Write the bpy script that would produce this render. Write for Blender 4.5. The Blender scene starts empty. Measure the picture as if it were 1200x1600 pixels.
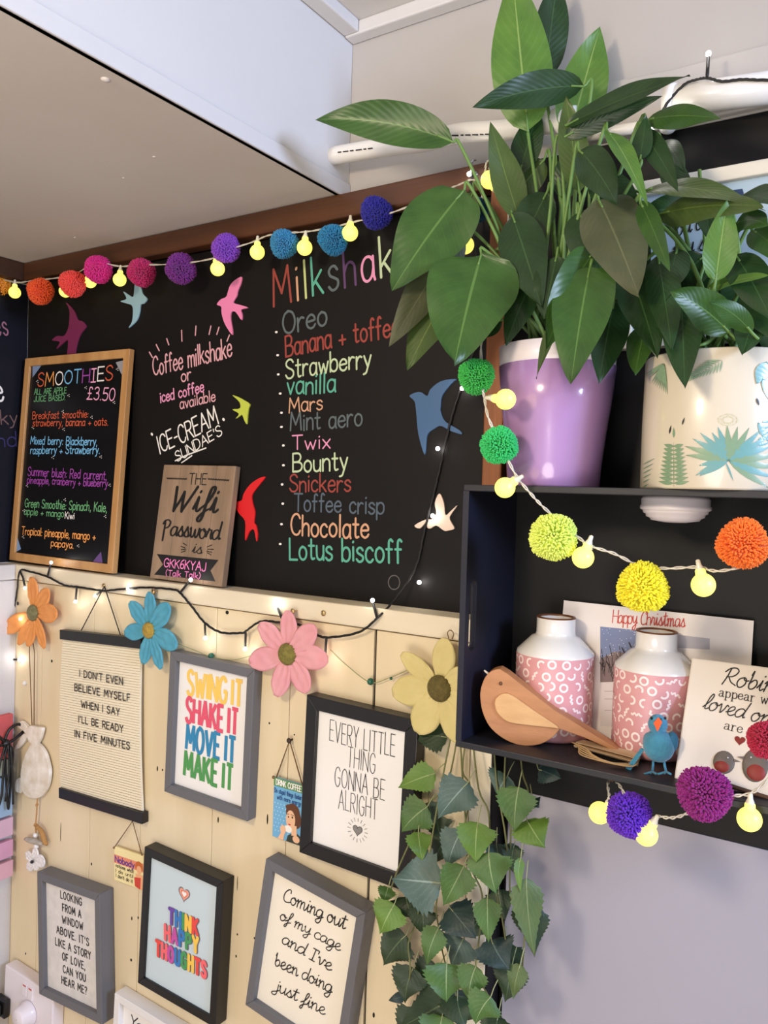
import bpy, math, random
from mathutils import Vector as V, Matrix
from math import sin, cos, pi, radians, sqrt

# ------------------------------------------------------------------ camera, world, lights, exposure
S = bpy.context.scene
COL = S.collection
CAMD, CAMH = 1.30, 1.60                      # camera distance from the back wall, height above the floor
YAW, PITCH, ROLL, FPX = 0.57370, -0.022163, 0.029726, 1260.0
_f = V((-sin(YAW)*cos(PITCH), cos(YAW)*cos(PITCH), sin(PITCH)))
_r0 = V((cos(YAW), sin(YAW), 0)); _u0 = _r0.cross(_f)
_r = _r0*cos(ROLL) + _u0*sin(ROLL); _u = -_r0*sin(ROLL) + _u0*cos(ROLL)
CAM = V((0, -CAMD, CAMH))
cd = bpy.data.cameras.new('camera'); cam = bpy.data.objects.new('camera', cd); COL.objects.link(cam)
m = Matrix((_r, _u, -_f)).transposed().to_4x4(); m.translation = CAM; cam.matrix_world = m
cd.sensor_fit = 'VERTICAL'; cd.sensor_height = 36; cd.lens = FPX/1600*36; cd.clip_start = 0.02
S.camera = cam
S.view_settings.view_transform = 'Standard'; S.view_settings.look = 'None'
S.view_settings.gamma = 1; S.view_settings.use_curve_mapping = False
S.view_settings.exposure = -0.10
S.cycles.use_denoising = True
S.cycles.max_bounces = 6
w = bpy.data.worlds.new('room_light'); S.world = w; w.use_nodes = True
bg = w.node_tree.nodes['Background']; bg.inputs[0].default_value = (0.86, 0.90, 1.0, 1); bg.inputs[1].default_value = 0.50
def area(name, loc, to, size, power, col, shape='DISK'):
    l = bpy.data.lights.new(name, 'AREA'); l.shape = shape; l.size = size; l.energy = power; l.color = col
    o = bpy.data.objects.new(name, l); COL.objects.link(o); o.location = loc
    o.rotation_euler = (V(to)-V(loc)).to_track_quat('-Z', 'Y').to_euler()
    return o
area('ceiling_lamp', (-0.78, -1.75, 2.12), (-0.75, 0, 1.25), 0.28, 17.0, (1.0, 0.82, 0.60))
area('window_daylight', (2.5, -0.95, 2.35), (-0.9, -0.75, 2.35), 0.9, 125.0, (0.54, 0.67, 1.0))
area('soffit_fill_light', (-0.1, -3.0, 0.55), (-1.0, -0.5, 2.1), 1.5, 42.0, (1.0, 0.92, 0.85))  # added fill from low down, aimed up to brighten the soffit underside; no real source

# ------------------------------------------------------------------ geometry of the view: a pixel of the photograph to a point on a plane
def ray(px, py): return _r*((px-600)/FPX) - _u*((py-800)/FPX) + _f
def at(px, py, y=0.0):
    d = ray(px, py); return CAM + d*((y+CAMD)/d.y)
def atx(px, py, x):
    d = ray(px, py); return CAM + d*((x-CAM.x)/d.x)
def onplane(px, py, O, N):
    d = ray(px, py); return CAM + d*((O-CAM).dot(N)/d.dot(N))
def pxm(p): return (p-CAM).dot(_f)/FPX       # metres per pixel at a point

# ------------------------------------------------------------------ materials
def lin(c):
    return tuple(((v/255)/12.92 if v/255 <= .04045 else (((v/255)+.055)/1.055)**2.4) for v in c) + (1,)
MATS = {}
def mat(name, c, rough=.6, c2=None, scale=8, mix=.5, stretch=(1, 1, 1), bump=0, bscale=60, metal=0, coat=0, trans=0, detail=4, emis=0, sheen=0, spec=.5):
    if name in MATS: return MATS[name]
    M = bpy.data.materials.new(name); M.use_nodes = True; nt = M.node_tree; N = nt.nodes; L = nt.links
    b = N['Principled BSDF']; b.inputs['Base Color'].default_value = lin(c); b.inputs['Roughness'].default_value = rough
    b.inputs['Metallic'].default_value = metal; b.inputs['Coat Weight'].default_value = coat; b.inputs['Coat Roughness'].default_value = .08
    b.inputs['Specular IOR Level'].default_value = spec
    if sheen: b.inputs['Sheen Weight'].default_value = sheen
    if emis:
        b.inputs['Emission Color'].default_value = lin(c); b.inputs['Emission Strength'].default_value = emis
    tc = None
    if c2 or bump:
        tc = N.new('ShaderNodeTexCoord'); mp = N.new('ShaderNodeMapping'); mp.inputs['Scale'].default_value = stretch
        L.new(tc.outputs['Object'], mp.inputs[0])
    if c2:
        nz = N.new('ShaderNodeTexNoise'); nz.inputs['Scale'].default_value = scale; nz.inputs['Detail'].default_value = detail
        L.new(mp.outputs[0], nz.inputs['Vector'])
        rp = N.new('ShaderNodeValToRGB'); rp.color_ramp.elements[0].position = max(0, .5-mix*.5); rp.color_ramp.elements[1].position = min(1, .5+mix*.5)
        rp.color_ramp.elements[0].color = lin(c2); rp.color_ramp.elements[1].color = lin(c)
        L.new(nz.outputs['Fac'], rp.inputs[0]); L.new(rp.outputs[0], b.inputs['Base Color'])
    if bump:
        n2 = N.new('ShaderNodeTexNoise'); n2.inputs['Scale'].default_value = bscale; n2.inputs['Detail'].default_value = 4
        L.new(mp.outputs[0], n2.inputs['Vector'])
        bp = N.new('ShaderNodeBump'); bp.inputs['Strength'].default_value = bump; bp.inputs['Distance'].default_value = .004
        L.new(n2.outputs['Fac'], bp.inputs['Height']); L.new(bp.outputs[0], b.inputs['Normal'])
    if trans:
        tr = N.new('ShaderNodeBsdfTranslucent'); tr.inputs[0].default_value = lin(c)
        mx = N.new('ShaderNodeMixShader'); mx.inputs[0].default_value = trans
        L.new(b.outputs[0], mx.inputs[1]); L.new(tr.outputs[0], mx.inputs[2]); L.new(mx.outputs[0], N['Material Output'].inputs[0])
        if c2: L.new(rp.outputs[0], tr.inputs[0])
    MATS[name] = M; return M
def leaf_mat(name, c, c2, vein, rough=.36, trans=.18, side=14):
    """leaf: mottled blade with a pale midrib and side veins running off it (UV: u across -1..1, v along)"""
    if name in MATS: return MATS[name]
    M = mat(name, c, rough, c2, 30, .7, trans=trans); nt = M.node_tree; N = nt.nodes; L = nt.links
    uv = N.new('ShaderNodeUVMap'); sp = N.new('ShaderNodeSeparateXYZ'); L.new(uv.outputs[0], sp.inputs[0])
    def mth(op, a, b=None):
        n = N.new('ShaderNodeMath'); n.operation = op
        for i, v in enumerate((a, b)):
            if v is None: continue
            if isinstance(v, (int, float)): n.inputs[i].default_value = v
            else: L.new(v, n.inputs[i])
        return n.outputs[0]
    au = mth('ABSOLUTE', sp.outputs[0])
    mid = mth('LESS_THAN', au, .03)
    ph = mth('SUBTRACT', mth('MULTIPLY', sp.outputs[1], side), mth('MULTIPLY', au, 3.2))
    fr = mth('FRACT', ph)
    sv = mth('MULTIPLY', mth('LESS_THAN', fr, .12), .10)
    fac = mth('MAXIMUM', mth('MULTIPLY', mid, .75), sv)
    rp = [n for n in N if n.bl_idname == 'ShaderNodeValToRGB'][0]
    mx = N.new('ShaderNodeMix'); mx.data_type = 'RGBA'
    L.new(fac, mx.inputs['Factor']); L.new(rp.outputs[0], mx.inputs[6]); mx.inputs[7].default_value = lin(vein)
    b = N['Principled BSDF']; L.new(mx.outputs[2], b.inputs['Base Color'])
    bp = N.new('ShaderNodeBump'); bp.inputs['Strength'].default_value = .06; bp.inputs['Distance'].default_value = .002
    L.new(mth('SINE', mth('MULTIPLY', ph, 6.283)), bp.inputs['Height']); L.new(bp.outputs[0], b.inputs['Normal'])
    return M
def wood_mat(name, c, c2, rough=.5, axis='z', scale=3.0, bump=.15):
    st = {'x': (.6, 9, 9), 'z': (9, 9, .6), 'y': (9, .6, 9)}[axis]
    return mat(name, c, rough, c2, scale, .6, st, bump=bump, bscale=scale*6, detail=8)

# ------------------------------------------------------------------ mesh builder
class MB:
    def __init__(s): s.v = []; s.f = []; s.m = []; s.sm = []; s.uv = None
    def add(s, vs, fs, mi=0, smooth=False, uv=None):
        o = len(s.v); s.v += [tuple(p) for p in vs]
        for f in fs: s.f.append([i+o for i in f]); s.m.append(mi); s.sm.append(smooth)
        if uv is not None:
            if s.uv is None: s.uv = [(0, 0)]*o
            s.uv += uv
        elif s.uv is not None: s.uv += [(0, 0)]*len(vs)
        return s
    def box(s, lo, hi, mi=0):
        x0, y0, z0 = lo; x1, y1, z1 = hi
        vs = [(x0, y0, z0), (x1, y0, z0), (x1, y1, z0), (x0, y1, z0), (x0, y0, z1), (x1, y0, z1), (x1, y1, z1), (x0, y1, z1)]
        return s.add(vs, [(0, 3, 2, 1), (4, 5, 6, 7), (0, 1, 5, 4), (1, 2, 6, 5), (2, 3, 7, 6), (3, 0, 4, 7)], mi)
    def obox(s, F, lo, hi, mi=0):            # box in a frame F=(O,U,V,N)
        k = len(s.v); s.box(lo, hi, mi); O, U, W, N = F
        for i in range(k, len(s.v)):
            a, b, c = s.v[i]; s.v[i] = tuple(O+U*a+W*b+N*c)
        return s
    def prism(s, pts, ext, mi=0, side=None):  # planar outline of 3D points pushed along ext
        n = len(pts); vs = [V(p) for p in pts] + [V(p)+ext for p in pts]
        nr = V((0, 0, 0))
        for i in range(n): nr += V(pts[i]).cross(V(pts[(i+1) % n]))
        a, b = list(range(n)), list(range(n, 2*n))
        if nr.dot(ext) > 0: a = a[::-1]
        else: b = b[::-1]
        s.add(vs, [a, b], mi)
        o = len(s.v)-2*n
        for i in range(n):
            j = (i+1) % n
            q = [o+i, o+j, o+n+j, o+n+i] if nr.dot(ext) > 0 else [o+j, o+i, o+n+i, o+n+j]
            s.f.append(q); s.m.append(mi if side is None else side); s.sm.append(False)
        return s
    def tube(s, pts, r, seg=8, mi=0, cap=True, flat=None):
        pts = [V(p) for p in pts]; n = len(pts); rr = r if isinstance(r, (list, tuple)) else [r]*n
        up = V((0.31, 0.17, 0.94)); vs = []; prev = None
        for i, p in enumerate(pts):
            t = (pts[min(i+1, n-1)]-pts[max(i-1, 0)])
            t = t.normalized() if t.length > 1e-9 else V((0, 0, 1))
            if prev is None:
                a = t.cross(up); a = a.normalized() if a.length > 1e-4 else t.orthogonal().normalized()
            else:
                a = prev - t*prev.dot(t); a = a.normalized() if a.length > 1e-6 else t.orthogonal().normalized()
            prev = a; b = t.cross(a)
            for k in range(seg):
                g = 2*pi*k/seg; vs.append(p + (a*cos(g)+b*sin(g))*rr[i])
        fs = []
        for i in range(n-1):
            for k in range(seg):
                k2 = (k+1) % seg; fs.append((i*seg+k, i*seg+k2, (i+1)*seg+k2, (i+1)*seg+k))
        if cap: fs.append(tuple(range(seg))[::-1]); fs.append(tuple((n-1)*seg+k for k in range(seg)))
        return s.add(vs, fs, mi, True)
    def lathe(s, prof, c, seg=48, mi=0, axis=None):   # prof: (radius, height[, material])
        c = V(c); A = V((0, 0, 1)) if axis is None else V(axis).normalized()
        X = A.orthogonal().normalized() if axis is not None else V((1, 0, 0)); Y = A.cross(X)
        vs = []; fs = []; ms = []
        for p in prof:
            for k in range(seg):
                g = 2*pi*k/seg; vs.append(c + (X*cos(g)+Y*sin(g))*p[0] + A*p[1])
        o = len(s.v); s.v += [tuple(p) for p in vs]
        if s.uv is not None: s.uv += [(0, 0)]*len(vs)
        for i in range(len(prof)-1):
            mm = prof[i+1][2] if len(prof[i+1]) > 2 else mi
            for k in range(seg):
                k2 = (k+1) % seg
                s.f.append([o+i*seg+k, o+i*seg+k2, o+(i+1)*seg+k2, o+(i+1)*seg+k]); s.m.append(mm); s.sm.append(True)
        return s
    def ball(s, c, r, seg=16, rings=10, mi=0, sq=(1, 1, 1), rot=None):
        c = V(c); vs = []; fs = []
        for i in range(rings+1):
            a = pi*i/rings
            for k in range(seg):
                g = 2*pi*k/seg; p = V((sin(a)*cos(g)*r*sq[0], sin(a)*sin(g)*r*sq[1], cos(a)*r*sq[2]))
                if rot is not None: p = rot @ p
                vs.append(c+p)
        for i in range(rings):
            for k in range(seg):
                k2 = (k+1) % seg; fs.append((i*seg+k, (i+1)*seg+k, (i+1)*seg+k2, i*seg+k2))
        return s.add(vs, fs, mi, True)
    def mesh(s, name, mats):
        me = bpy.data.meshes.new(name); me.from_pydata(s.v, [], s.f); me.validate(clean_customdata=False)
        for q in (mats if isinstance(mats, (list, tuple)) else [mats]): me.materials.append(q)
        if len(me.polygons) == len(s.f):
            me.polygons.foreach_set('material_index', s.m); me.polygons.foreach_set('use_smooth', s.sm)
        if s.uv is not None:
            u = me.uv_layers.new(name='UVMap')
            for lp in me.loops: u.data[lp.index].uv = s.uv[lp.vertex_index]
        me.update(); return me
def link(name, me, parent=None, bevel=0, origin=None, loc=None):
    o = bpy.data.objects.new(name, me); COL.objects.link(o)
    if parent is not None: o.parent = parent
    if bevel:
        b = o.modifiers.new('edges', 'BEVEL'); b.width = bevel; b.segments = 2; b.limit_method = 'ANGLE'; b.angle_limit = radians(40)
    if loc is not None: o.location = loc
    return o
def wloc(o):
    p = V((0, 0, 0))
    while o is not None: p = p + o.location; o = o.parent
    return p
def obj(name, mb, mats, parent=None, bevel=0):
    """mesh built in room coordinates; its origin goes to its parent's, or to the middle of its own foot"""
    if parent is not None:
        org = wloc(parent); loc = V((0, 0, 0))
    else:
        xs = [p[0] for p in mb.v]; ys = [p[1] for p in mb.v]; zs = [p[2] for p in mb.v]
        org = V(((min(xs)+max(xs))/2, (min(ys)+max(ys))/2, min(zs))); loc = org
    mb.v = [(p[0]-org.x, p[1]-org.y, p[2]-org.z) for p in mb.v]
    o = link(name, mb.mesh(name, mats), parent, bevel); o.location = loc
    return o
def tag(o, label=None, cat=None, group=None, kind=None):
    if label: o['label'] = label
    if cat: o['category'] = cat
    if group: o['group'] = group
    if kind: o['kind'] = kind
    return o
def thing(name, label, cat, loc, group=None):
    o = bpy.data.objects.new(name, None); COL.objects.link(o); o.location = loc; o.empty_display_size = .02
    return tag(o, label, cat, group)
def struct(name, mb, m, bevel=0): return tag(obj(name, mb, m, None, bevel), kind='structure')
def catmull(pts, n=6, closed=False):
    pts = [V(p) for p in pts]; out = []; N = len(pts)
    if N < 3: return pts
    for i in range(N if closed else N-1):
        p0 = pts[(i-1) % N] if closed or i > 0 else pts[0]*2-pts[1]
        p1 = pts[i]; p2 = pts[(i+1) % N]
        p3 = pts[(i+2) % N] if closed or i+2 < N else p2*2-p1
        for k in range(n):
            t = k/n; out.append(.5*((2*p1)+(p2-p0)*t+(2*p0-5*p1+4*p2-p3)*t*t+(3*p1-p0-3*p2+p3)*t**3))
    if not closed: out.append(pts[-1])
    return out

# ------------------------------------------------------------------ pen strokes and hand lettering (x height 6, cap height 10)
G = {
'A': (7, "0,0 3.5,10 7,0|1.2,3.6 5.8,3.6"), 'B': (6, "0,0 0,10|~0,10 3.6,10 5.1,8.7 5,6.8 3.5,5.4 0,5.2|~0,5.2 4,5.1 5.9,3.9 5.9,1.7 4,.2 0,0"),
'C': (6.4, "~6.2,8 5,9.6 3.2,10 1.1,8.6 0,5 1.1,1.4 3.2,0 5.2,.4 6.4,2"), 'D': (6.6, "0,0 0,10|~0,10 3,9.8 5.8,8.1 6.6,5 5.8,1.9 3,.2 0,0"),
'E': (5.4, "5.2,10 0,10 0,0 5.4,0|0,5.2 4.5,5.2"), 'F': (5.2, "5.2,10 0,10 0,0|0,5.2 4.3,5.2"),
'G': (6.8, "~6.3,8.2 5,9.7 3.2,10 1.1,8.6 0,5 1.1,1.4 3.2,0 5.2,.4 6.5,2|6.5,1.8 6.6,4.6 4,4.6"), 'H': (6.2, "0,0 0,10|6.2,0 6.2,10|0,5.2 6.2,5.2"),
'I': (1, ".5,0 .5,10"), 'J': (4.6, "~4.4,10 4.4,3 3.6,.6 2,0 .6,.6 0,2.2"), 'K': (6, "0,0 0,10|5.6,10 0,4.2|1.8,5.8 6,0"),
'L': (5, "0,10 0,0 5,0"), 'M': (8, "0,0 .8,10 4,3 7.2,10 8,0"), 'N': (6.4, "0,0 0,10 6.4,0 6.4,10"),
'O': (7, "~3.5,10 1.1,8.7 0,5 1.1,1.3 3.5,0 5.9,1.3 7,5 5.9,8.7 3.5,10 2.6,9.8"), 'P': (5.8, "0,0 0,10|~0,10 3.8,10 5.6,8.6 5.6,6.2 3.8,4.8 0,4.6"),
'Q': (7, "~3.5,10 1.1,8.7 0,5 1.1,1.3 3.5,0 5.9,1.3 7,5 5.9,8.7 3.5,10|4.4,2.4 7,-.6"), 'R': (6, "0,0 0,10|~0,10 3.8,10 5.6,8.7 5.5,6.5 3.8,5.1 0,5|2.6,5 6,0"),
'S': (5.8, "~5.4,8.4 4.2,9.8 2.4,10 .6,8.8 .5,7 2,5.6 4.2,4.6 5.6,3.2 5.4,1.2 3.6,0 1.4,.2 0,1.8"), 'T': (6.2, "0,10 6.2,10|3.1,10 3.1,0"),
'U': (6.2, "~0,10 0,6 0,3 1,.7 3.1,0 5.2,.7 6.2,3 6.2,6 6.2,10"), 'V': (6.6, "0,10 3.3,0 6.6,10"), 'W': (9, "0,10 2.2,0 4.5,7 6.8,0 9,10"),
'X': (6, "0,10 6,0|6,10 0,0"), 'Y': (6.2, "0,10 3.1,4.8 6.2,10|3.1,4.8 3.1,0"), 'Z': (6, "0,10 6,10 0,0 6,0"),
'a': (4.8, "~4.6,4.8 3.4,6 1.6,6 .3,4.6 0,2.6 .7,.6 2.2,0 3.8,1 4.6,3|4.6,6 4.6,1 5,0"), 'b': (4.8, "0,10 0,0|~0,4 1.4,5.8 3.2,6 4.6,4.6 4.6,1.6 3.2,.1 1.4,.2 0,1.6"),
'c': (4.3, "~4.2,4.9 3,6 1.6,5.9 .3,4.6 0,3 .4,1.2 1.8,.1 3.2,.2 4.3,1.2"), 'd': (4.8, "~4.6,4.2 3.4,5.9 1.6,6 .3,4.6 0,2.8 .5,.9 2,0 3.6,.5 4.6,2|4.6,10 4.6,0"),
'e': (4.7, "~.2,3.1 2.4,3.3 4.5,3.6 4,5.4 2.4,6.1 .7,5 0,3 .6,1 2.2,0 3.8,.4 4.7,1.5"), 'f': (3.6, "~3.6,9.2 2.6,10 1.6,9.2 1.4,7 1.4,3 1.4,0|0,5.8 3.2,5.8"),
'g': (4.8, "~4.6,4.6 3.4,6 1.6,6 .3,4.6 0,2.8 .6,.9 2,.2 3.6,.9 4.6,2.4|~4.6,6 4.6,2 4.5,-1.6 3.2,-3.2 1.4,-3.2 .2,-2"), 'h': (4.6, "0,10 0,0|~0,3.6 1.2,5.5 2.8,6 4.2,5 4.4,3 4.4,0"),
'i': (1, ".5,6 .5,0|.4,8.2 .6,8.5"), 'j': (2.4, "~2,6 2,0 1.8,-2.4 .8,-3.2 -.4,-2.6|1.9,8.2 2.1,8.5"), 'k': (4.4, "0,10 0,0|4,6 0,2.4|1.3,3.6 4.4,0"),
'l': (1, ".5,10 .5,0"), 'm': (7.2, "0,6 0,0|~0,4 1,5.6 2.4,6 3.4,5 3.6,3 3.6,0|~3.6,4 4.6,5.6 6,6 7,5 7.2,3 7.2,0"), 'n': (4.4, "0,6 0,0|~0,3.8 1.2,5.5 2.8,6 4.1,5 4.4,3 4.4,0"),
'o': (4.8, "~2.4,6 .7,5.1 0,3 .7,.9 2.4,0 4.1,.9 4.8,3 4.1,5.1 2.4,6 1.8,5.9"), 'p': (4.8, "0,6 0,-3.2|~0,4.2 1.4,5.8 3.2,6 4.6,4.6 4.6,1.6 3.2,.1 1.4,.2 0,1.6"),
'q': (4.8, "~4.6,4.6 3.4,6 1.6,6 .3,4.6 0,2.8 .6,.9 2,.2 4.6,2.4|4.6,6 4.6,-3.2"), 'r': (3.4, "0,6 0,0|~0,3.4 1,5.2 2.2,6 3.4,5.6"),
's': (4, "~3.8,5 2.8,6 1.4,6 .3,5 .8,3.8 2.4,3 3.8,2.2 3.8,.9 2.6,0 1.2,0 0,1"), 't': (3.6, "~1.6,9 1.6,5 1.6,1.6 2.2,.2 3.6,.5|0,6.2 3.4,6.2"),
'u': (4.4, "~0,6 0,3 .4,.9 1.8,0 3.4,.6 4.4,2.4|4.4,6 4.4,0"), 'v': (4.4, "0,6 2.2,0 4.4,6"), 'w': (6.4, "0,6 1.6,0 3.2,5 4.8,0 6.4,6"), 'x': (4.2, "0,6 4.2,0|4.2,6 0,0"),
'y': (4.4, "0,6 2.3,.4|~4.4,6 3.4,3 2.3,0 1.2,-2.6 -.4,-3.2"), 'z': (4.2, "0,6 4.2,6 0,0 4.2,0"),
'0': (5.4, "~2.7,10 .8,8.6 0,5 .8,1.4 2.7,0 4.6,1.4 5.4,5 4.6,8.6 2.7,10"), '3': (5, "~.3,8.6 1.8,10 3.8,9.8 4.6,8 3.8,6 2,5.4|~2,5.4 4.2,5 5,3 4.2,.8 2.2,0 0,1.2"),
'5': (5, "4.8,10 .8,10 .4,5.4|~.4,5.4 2.6,6 4.6,5 5,2.8 4,.6 2,0 0,.9"), '6': (5, "~4.4,10 2,8.6 .4,5.6 0,2.8 1,.5 2.8,0 4.6,1 5,3 4,4.8 2.2,5 .4,3.6"),
'£': (5.6, "~5,8.6 4,10 2.4,9.8 1.8,8 2.2,5 2,2 0,.1|0,0 5.4,.2|.6,5 4,5"), '.': (.8, ".3,.1 .5,.3"), ',': (1, ".6,.4 .1,-1.6"), ':': (.8, ".3,.4 .5,.6|.3,4.6 .5,4.8"),
"'": (.8, ".5,10 .3,7.6"), '+': (4.6, "2.3,5 2.3,.6|0,2.8 4.6,2.8"), '-': (3, "0,4.4 3,4.4"), '?': (4.6, "~0,8.4 1.2,9.8 3,10 4.5,8.6 4,6.6 2.4,5 2.3,2.8|2.2,.1 2.4,.3"),
'(': (2.4, "~2.4,11 .6,8 0,5 .6,2 2.4,-1"), ')': (2.4, "~0,11 1.8,8 2.4,5 1.8,2 0,-1"), '|': (4, "0,0 4,0|0,10 4,10|2,0 2,10"), ' ': (4, ""),
}
SC = dict(G); SC.update({   # joined-up hand
'a': (6, "~5,5 3.2,6.1 1,5 .1,2.6 1,.3 2.8,.3 4.4,2.2 5.1,5.4 4.9,1.6 5.5,.2 6.6,1.2"), 'b': (5.6, "~.6,8 1.1,10.6 1.2,6 1.1,2 2.2,.1 4,.6 5,3 4.2,5.3 2.8,5.4 1.3,3.4"),
'c': (5.2, "~4.8,4.8 3.6,6 1.4,5.2 .2,2.8 1,.5 3,0 5.6,1.4"), 'd': (6, "~5,5 3.2,6.1 1,5 .1,2.6 1,.3 2.8,.3 4.4,2.2 5.3,6 5.9,11 5.1,4 5.3,.6 6.4,1"),
'e': (5.2, "~0,1.6 2.6,2.8 4.2,4.6 3.2,6.1 1.4,5 .8,2.6 1.8,.4 3.6,0 5.6,1.4"), 'f': (4.2, "~-.4,1.2 2.4,4 4.6,9 4.2,11 3,9.6 2.2,4 1.6,-2 .6,-4 -.3,-3 .9,-.8 3,1 4.6,1.8"),
'g': (6, "~5,5 3.2,6.1 1,5 .1,2.6 1,.3 2.8,.3 4.4,2.2 5.1,5.4 4.8,-1.5 3.2,-4.4 1,-4 .9,-2.4 3.6,-.4 6.4,1.4"),
'i': (3, "~0,1.4 1,4 1.5,6 1.3,2 2,.2 3.4,1.4|1.7,8.4 2,8.8"), 'j': (2.8, "~1.8,6 1.6,-1.5 .2,-4 -2,-3.6 -1.8,-2 1.2,-.2 3.2,1.4|2,8.4 2.3,8.8"),
'k': (5.2, "~.8,10.6 1.1,6 1,0|~1,3 2.6,5.6 4,5 3,3.4 1.4,3|~2.2,3.2 3.4,.6 5.4,1"), 'l': (3.2, "~0,1.2 2.6,6 3.2,10 2.2,11 1.3,8 1.2,2 2,.2 3.6,1.4"),
'm': (8.6, "~0,4.6 .8,6 1,4 .9,0|~.9,2.6 2.4,5.6 3.6,5.8 3.9,4 3.8,0|~3.8,2.6 5.2,5.6 6.4,5.8 6.8,4 6.9,1 7.6,.1 9,1.4"), 'n': (5.8, "~0,4.6 .8,6 1,4 .9,0|~.9,2.6 2.4,5.6 3.7,5.8 4.2,4 4.3,1 5,.1 6.2,1.4"),
'o': (5.4, "~3,6 .9,4.9 .2,2.5 1.4,.2 3.2,.2 4.6,2.4 4.2,5 3,6 3.4,4.6 4.6,4.2 5.8,4.6"), 'r': (4.6, "~0,1.4 1.2,5 1.6,6.4 1.9,5.5 3.6,5.5 3.4,2 4,.2 5,1.2"),
's': (4.6, "~0,1.4 1.8,4.6 2.7,6.4 3,4.6 4,2.4 3.4,.4 1.8,.1 .9,1|~3.4,.4 4.2,.5 5,1.3"), 't': (4.2, "~0,1.4 1.6,5 2.5,10 2,4 2.2,1 3,.1 4.6,1.4|.2,7.2 4.6,7.6"),
'u': (6, "~0,4.8 .6,6 .8,2.5 1.6,.2 3.2,.6 4.6,3 5,6 4.8,1.6 5.4,.2 6.6,1.4"), 'v': (5.2, "~0,5 .8,6 1.6,3 2.2,.2 3.6,2.6 4.4,6 5.6,5.2"), 'w': (7.6, "~0,5.4 .6,6 1,2 2,.1 3.4,2 4,5 4.2,1.6 5.2,.1 6.6,2.4 7.2,6 8,5.2"),
'y': (5.8, "~0,4.8 .6,6 .8,3 1.8,1 3.4,1.6 4.6,4 5,6 4.6,0 3.4,-4 1.2,-4.2 1,-2.6 3.6,-.6 6.2,1.4"), 'C': (6.6, "~5.6,8 5.4,10 3.8,10.4 1.4,8 .2,4.4 1,1 3,0 5.6,.6 7,1.4"),
'R': (7.4, "~1.8,10 1.4,5 .4,0|~-.6,7.6 1.4,10 4.4,10.6 6.2,9 5.4,6.6 3.4,5.2 1.2,5|~2.2,5 4.4,2.2 7.4,.6"), 'P': (6.4, "~.9,9.2 .9,4 .8,-3.4|~-.6,7.4 .6,9.4 3.4,10 5.2,8.4 4,5.6 1,4.4"),
'W': (9.4, "~0,10 .6,4 .8,0|~.8,.2 2.8,4.4 4,8|~4,8 4.2,4 4.6,0|~4.6,0 7,5 9.6,10.6"), 'I': (4.4, "0,0 4,0|.6,10 4.6,10|2.6,10 2,0"),
})
SF = dict(G); SF.update({   # book face with small serifs
'a': (5.2, "~.6,4.8 1.6,6 3.4,6 4.2,4.8 4.2,1 4.9,.1 5.4,.4|~4.2,3.6 1.8,3.2 .4,2 .6,.5 2,0 3.6,.8 4.2,2"), 'p': (5.6, "1,6 1,-3|-.2,6 1,6|-.2,-3 2.2,-3|~1,4.2 2.4,5.8 4,6 5.4,4.6 5.4,1.6 4,.1 2.2,.2 1,1.6"),
'r': (4.4, "1,6 1,0|-.2,6 1,6|-.2,0 2.4,0|~1,3.4 2,5.4 3.2,6 4.2,5.6"), 'n': (6, "1,6 1,0|-.2,6 1,6|-.2,0 2.2,0|~1,3.8 2.2,5.5 3.6,6 4.8,5 5,3 5,0|3.9,0 6.2,0"),
'h': (6, "1,10 1,0|-.2,10 1,10|-.2,0 2.2,0|~1,3.8 2.2,5.5 3.6,6 4.8,5 5,3 5,0|3.9,0 6.2,0"), 'w': (8, ".6,6 2.4,0 4,5.4 5.6,0 7.4,6|-.2,6 1.8,6|6.4,6 8.2,6")})
def parse(s):
    out = []
    for st in s.split('|'):
        if not st: continue
        sm = st[0] == '~'; st = st[1:] if sm else st
        p = [V((float(a.split(',')[0]), float(a.split(',')[1]), 0)) for a in st.split()]
        out.append(catmull(p, 5) if sm and len(p) > 2 else p)
    return out
_cache = {}
def glyph(style, ch):
    k = (id(style), ch)
    if k not in _cache:
        wd, st = style.get(ch, style[' ']); _cache[k] = (wd, parse(st))
    return _cache[k]
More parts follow.
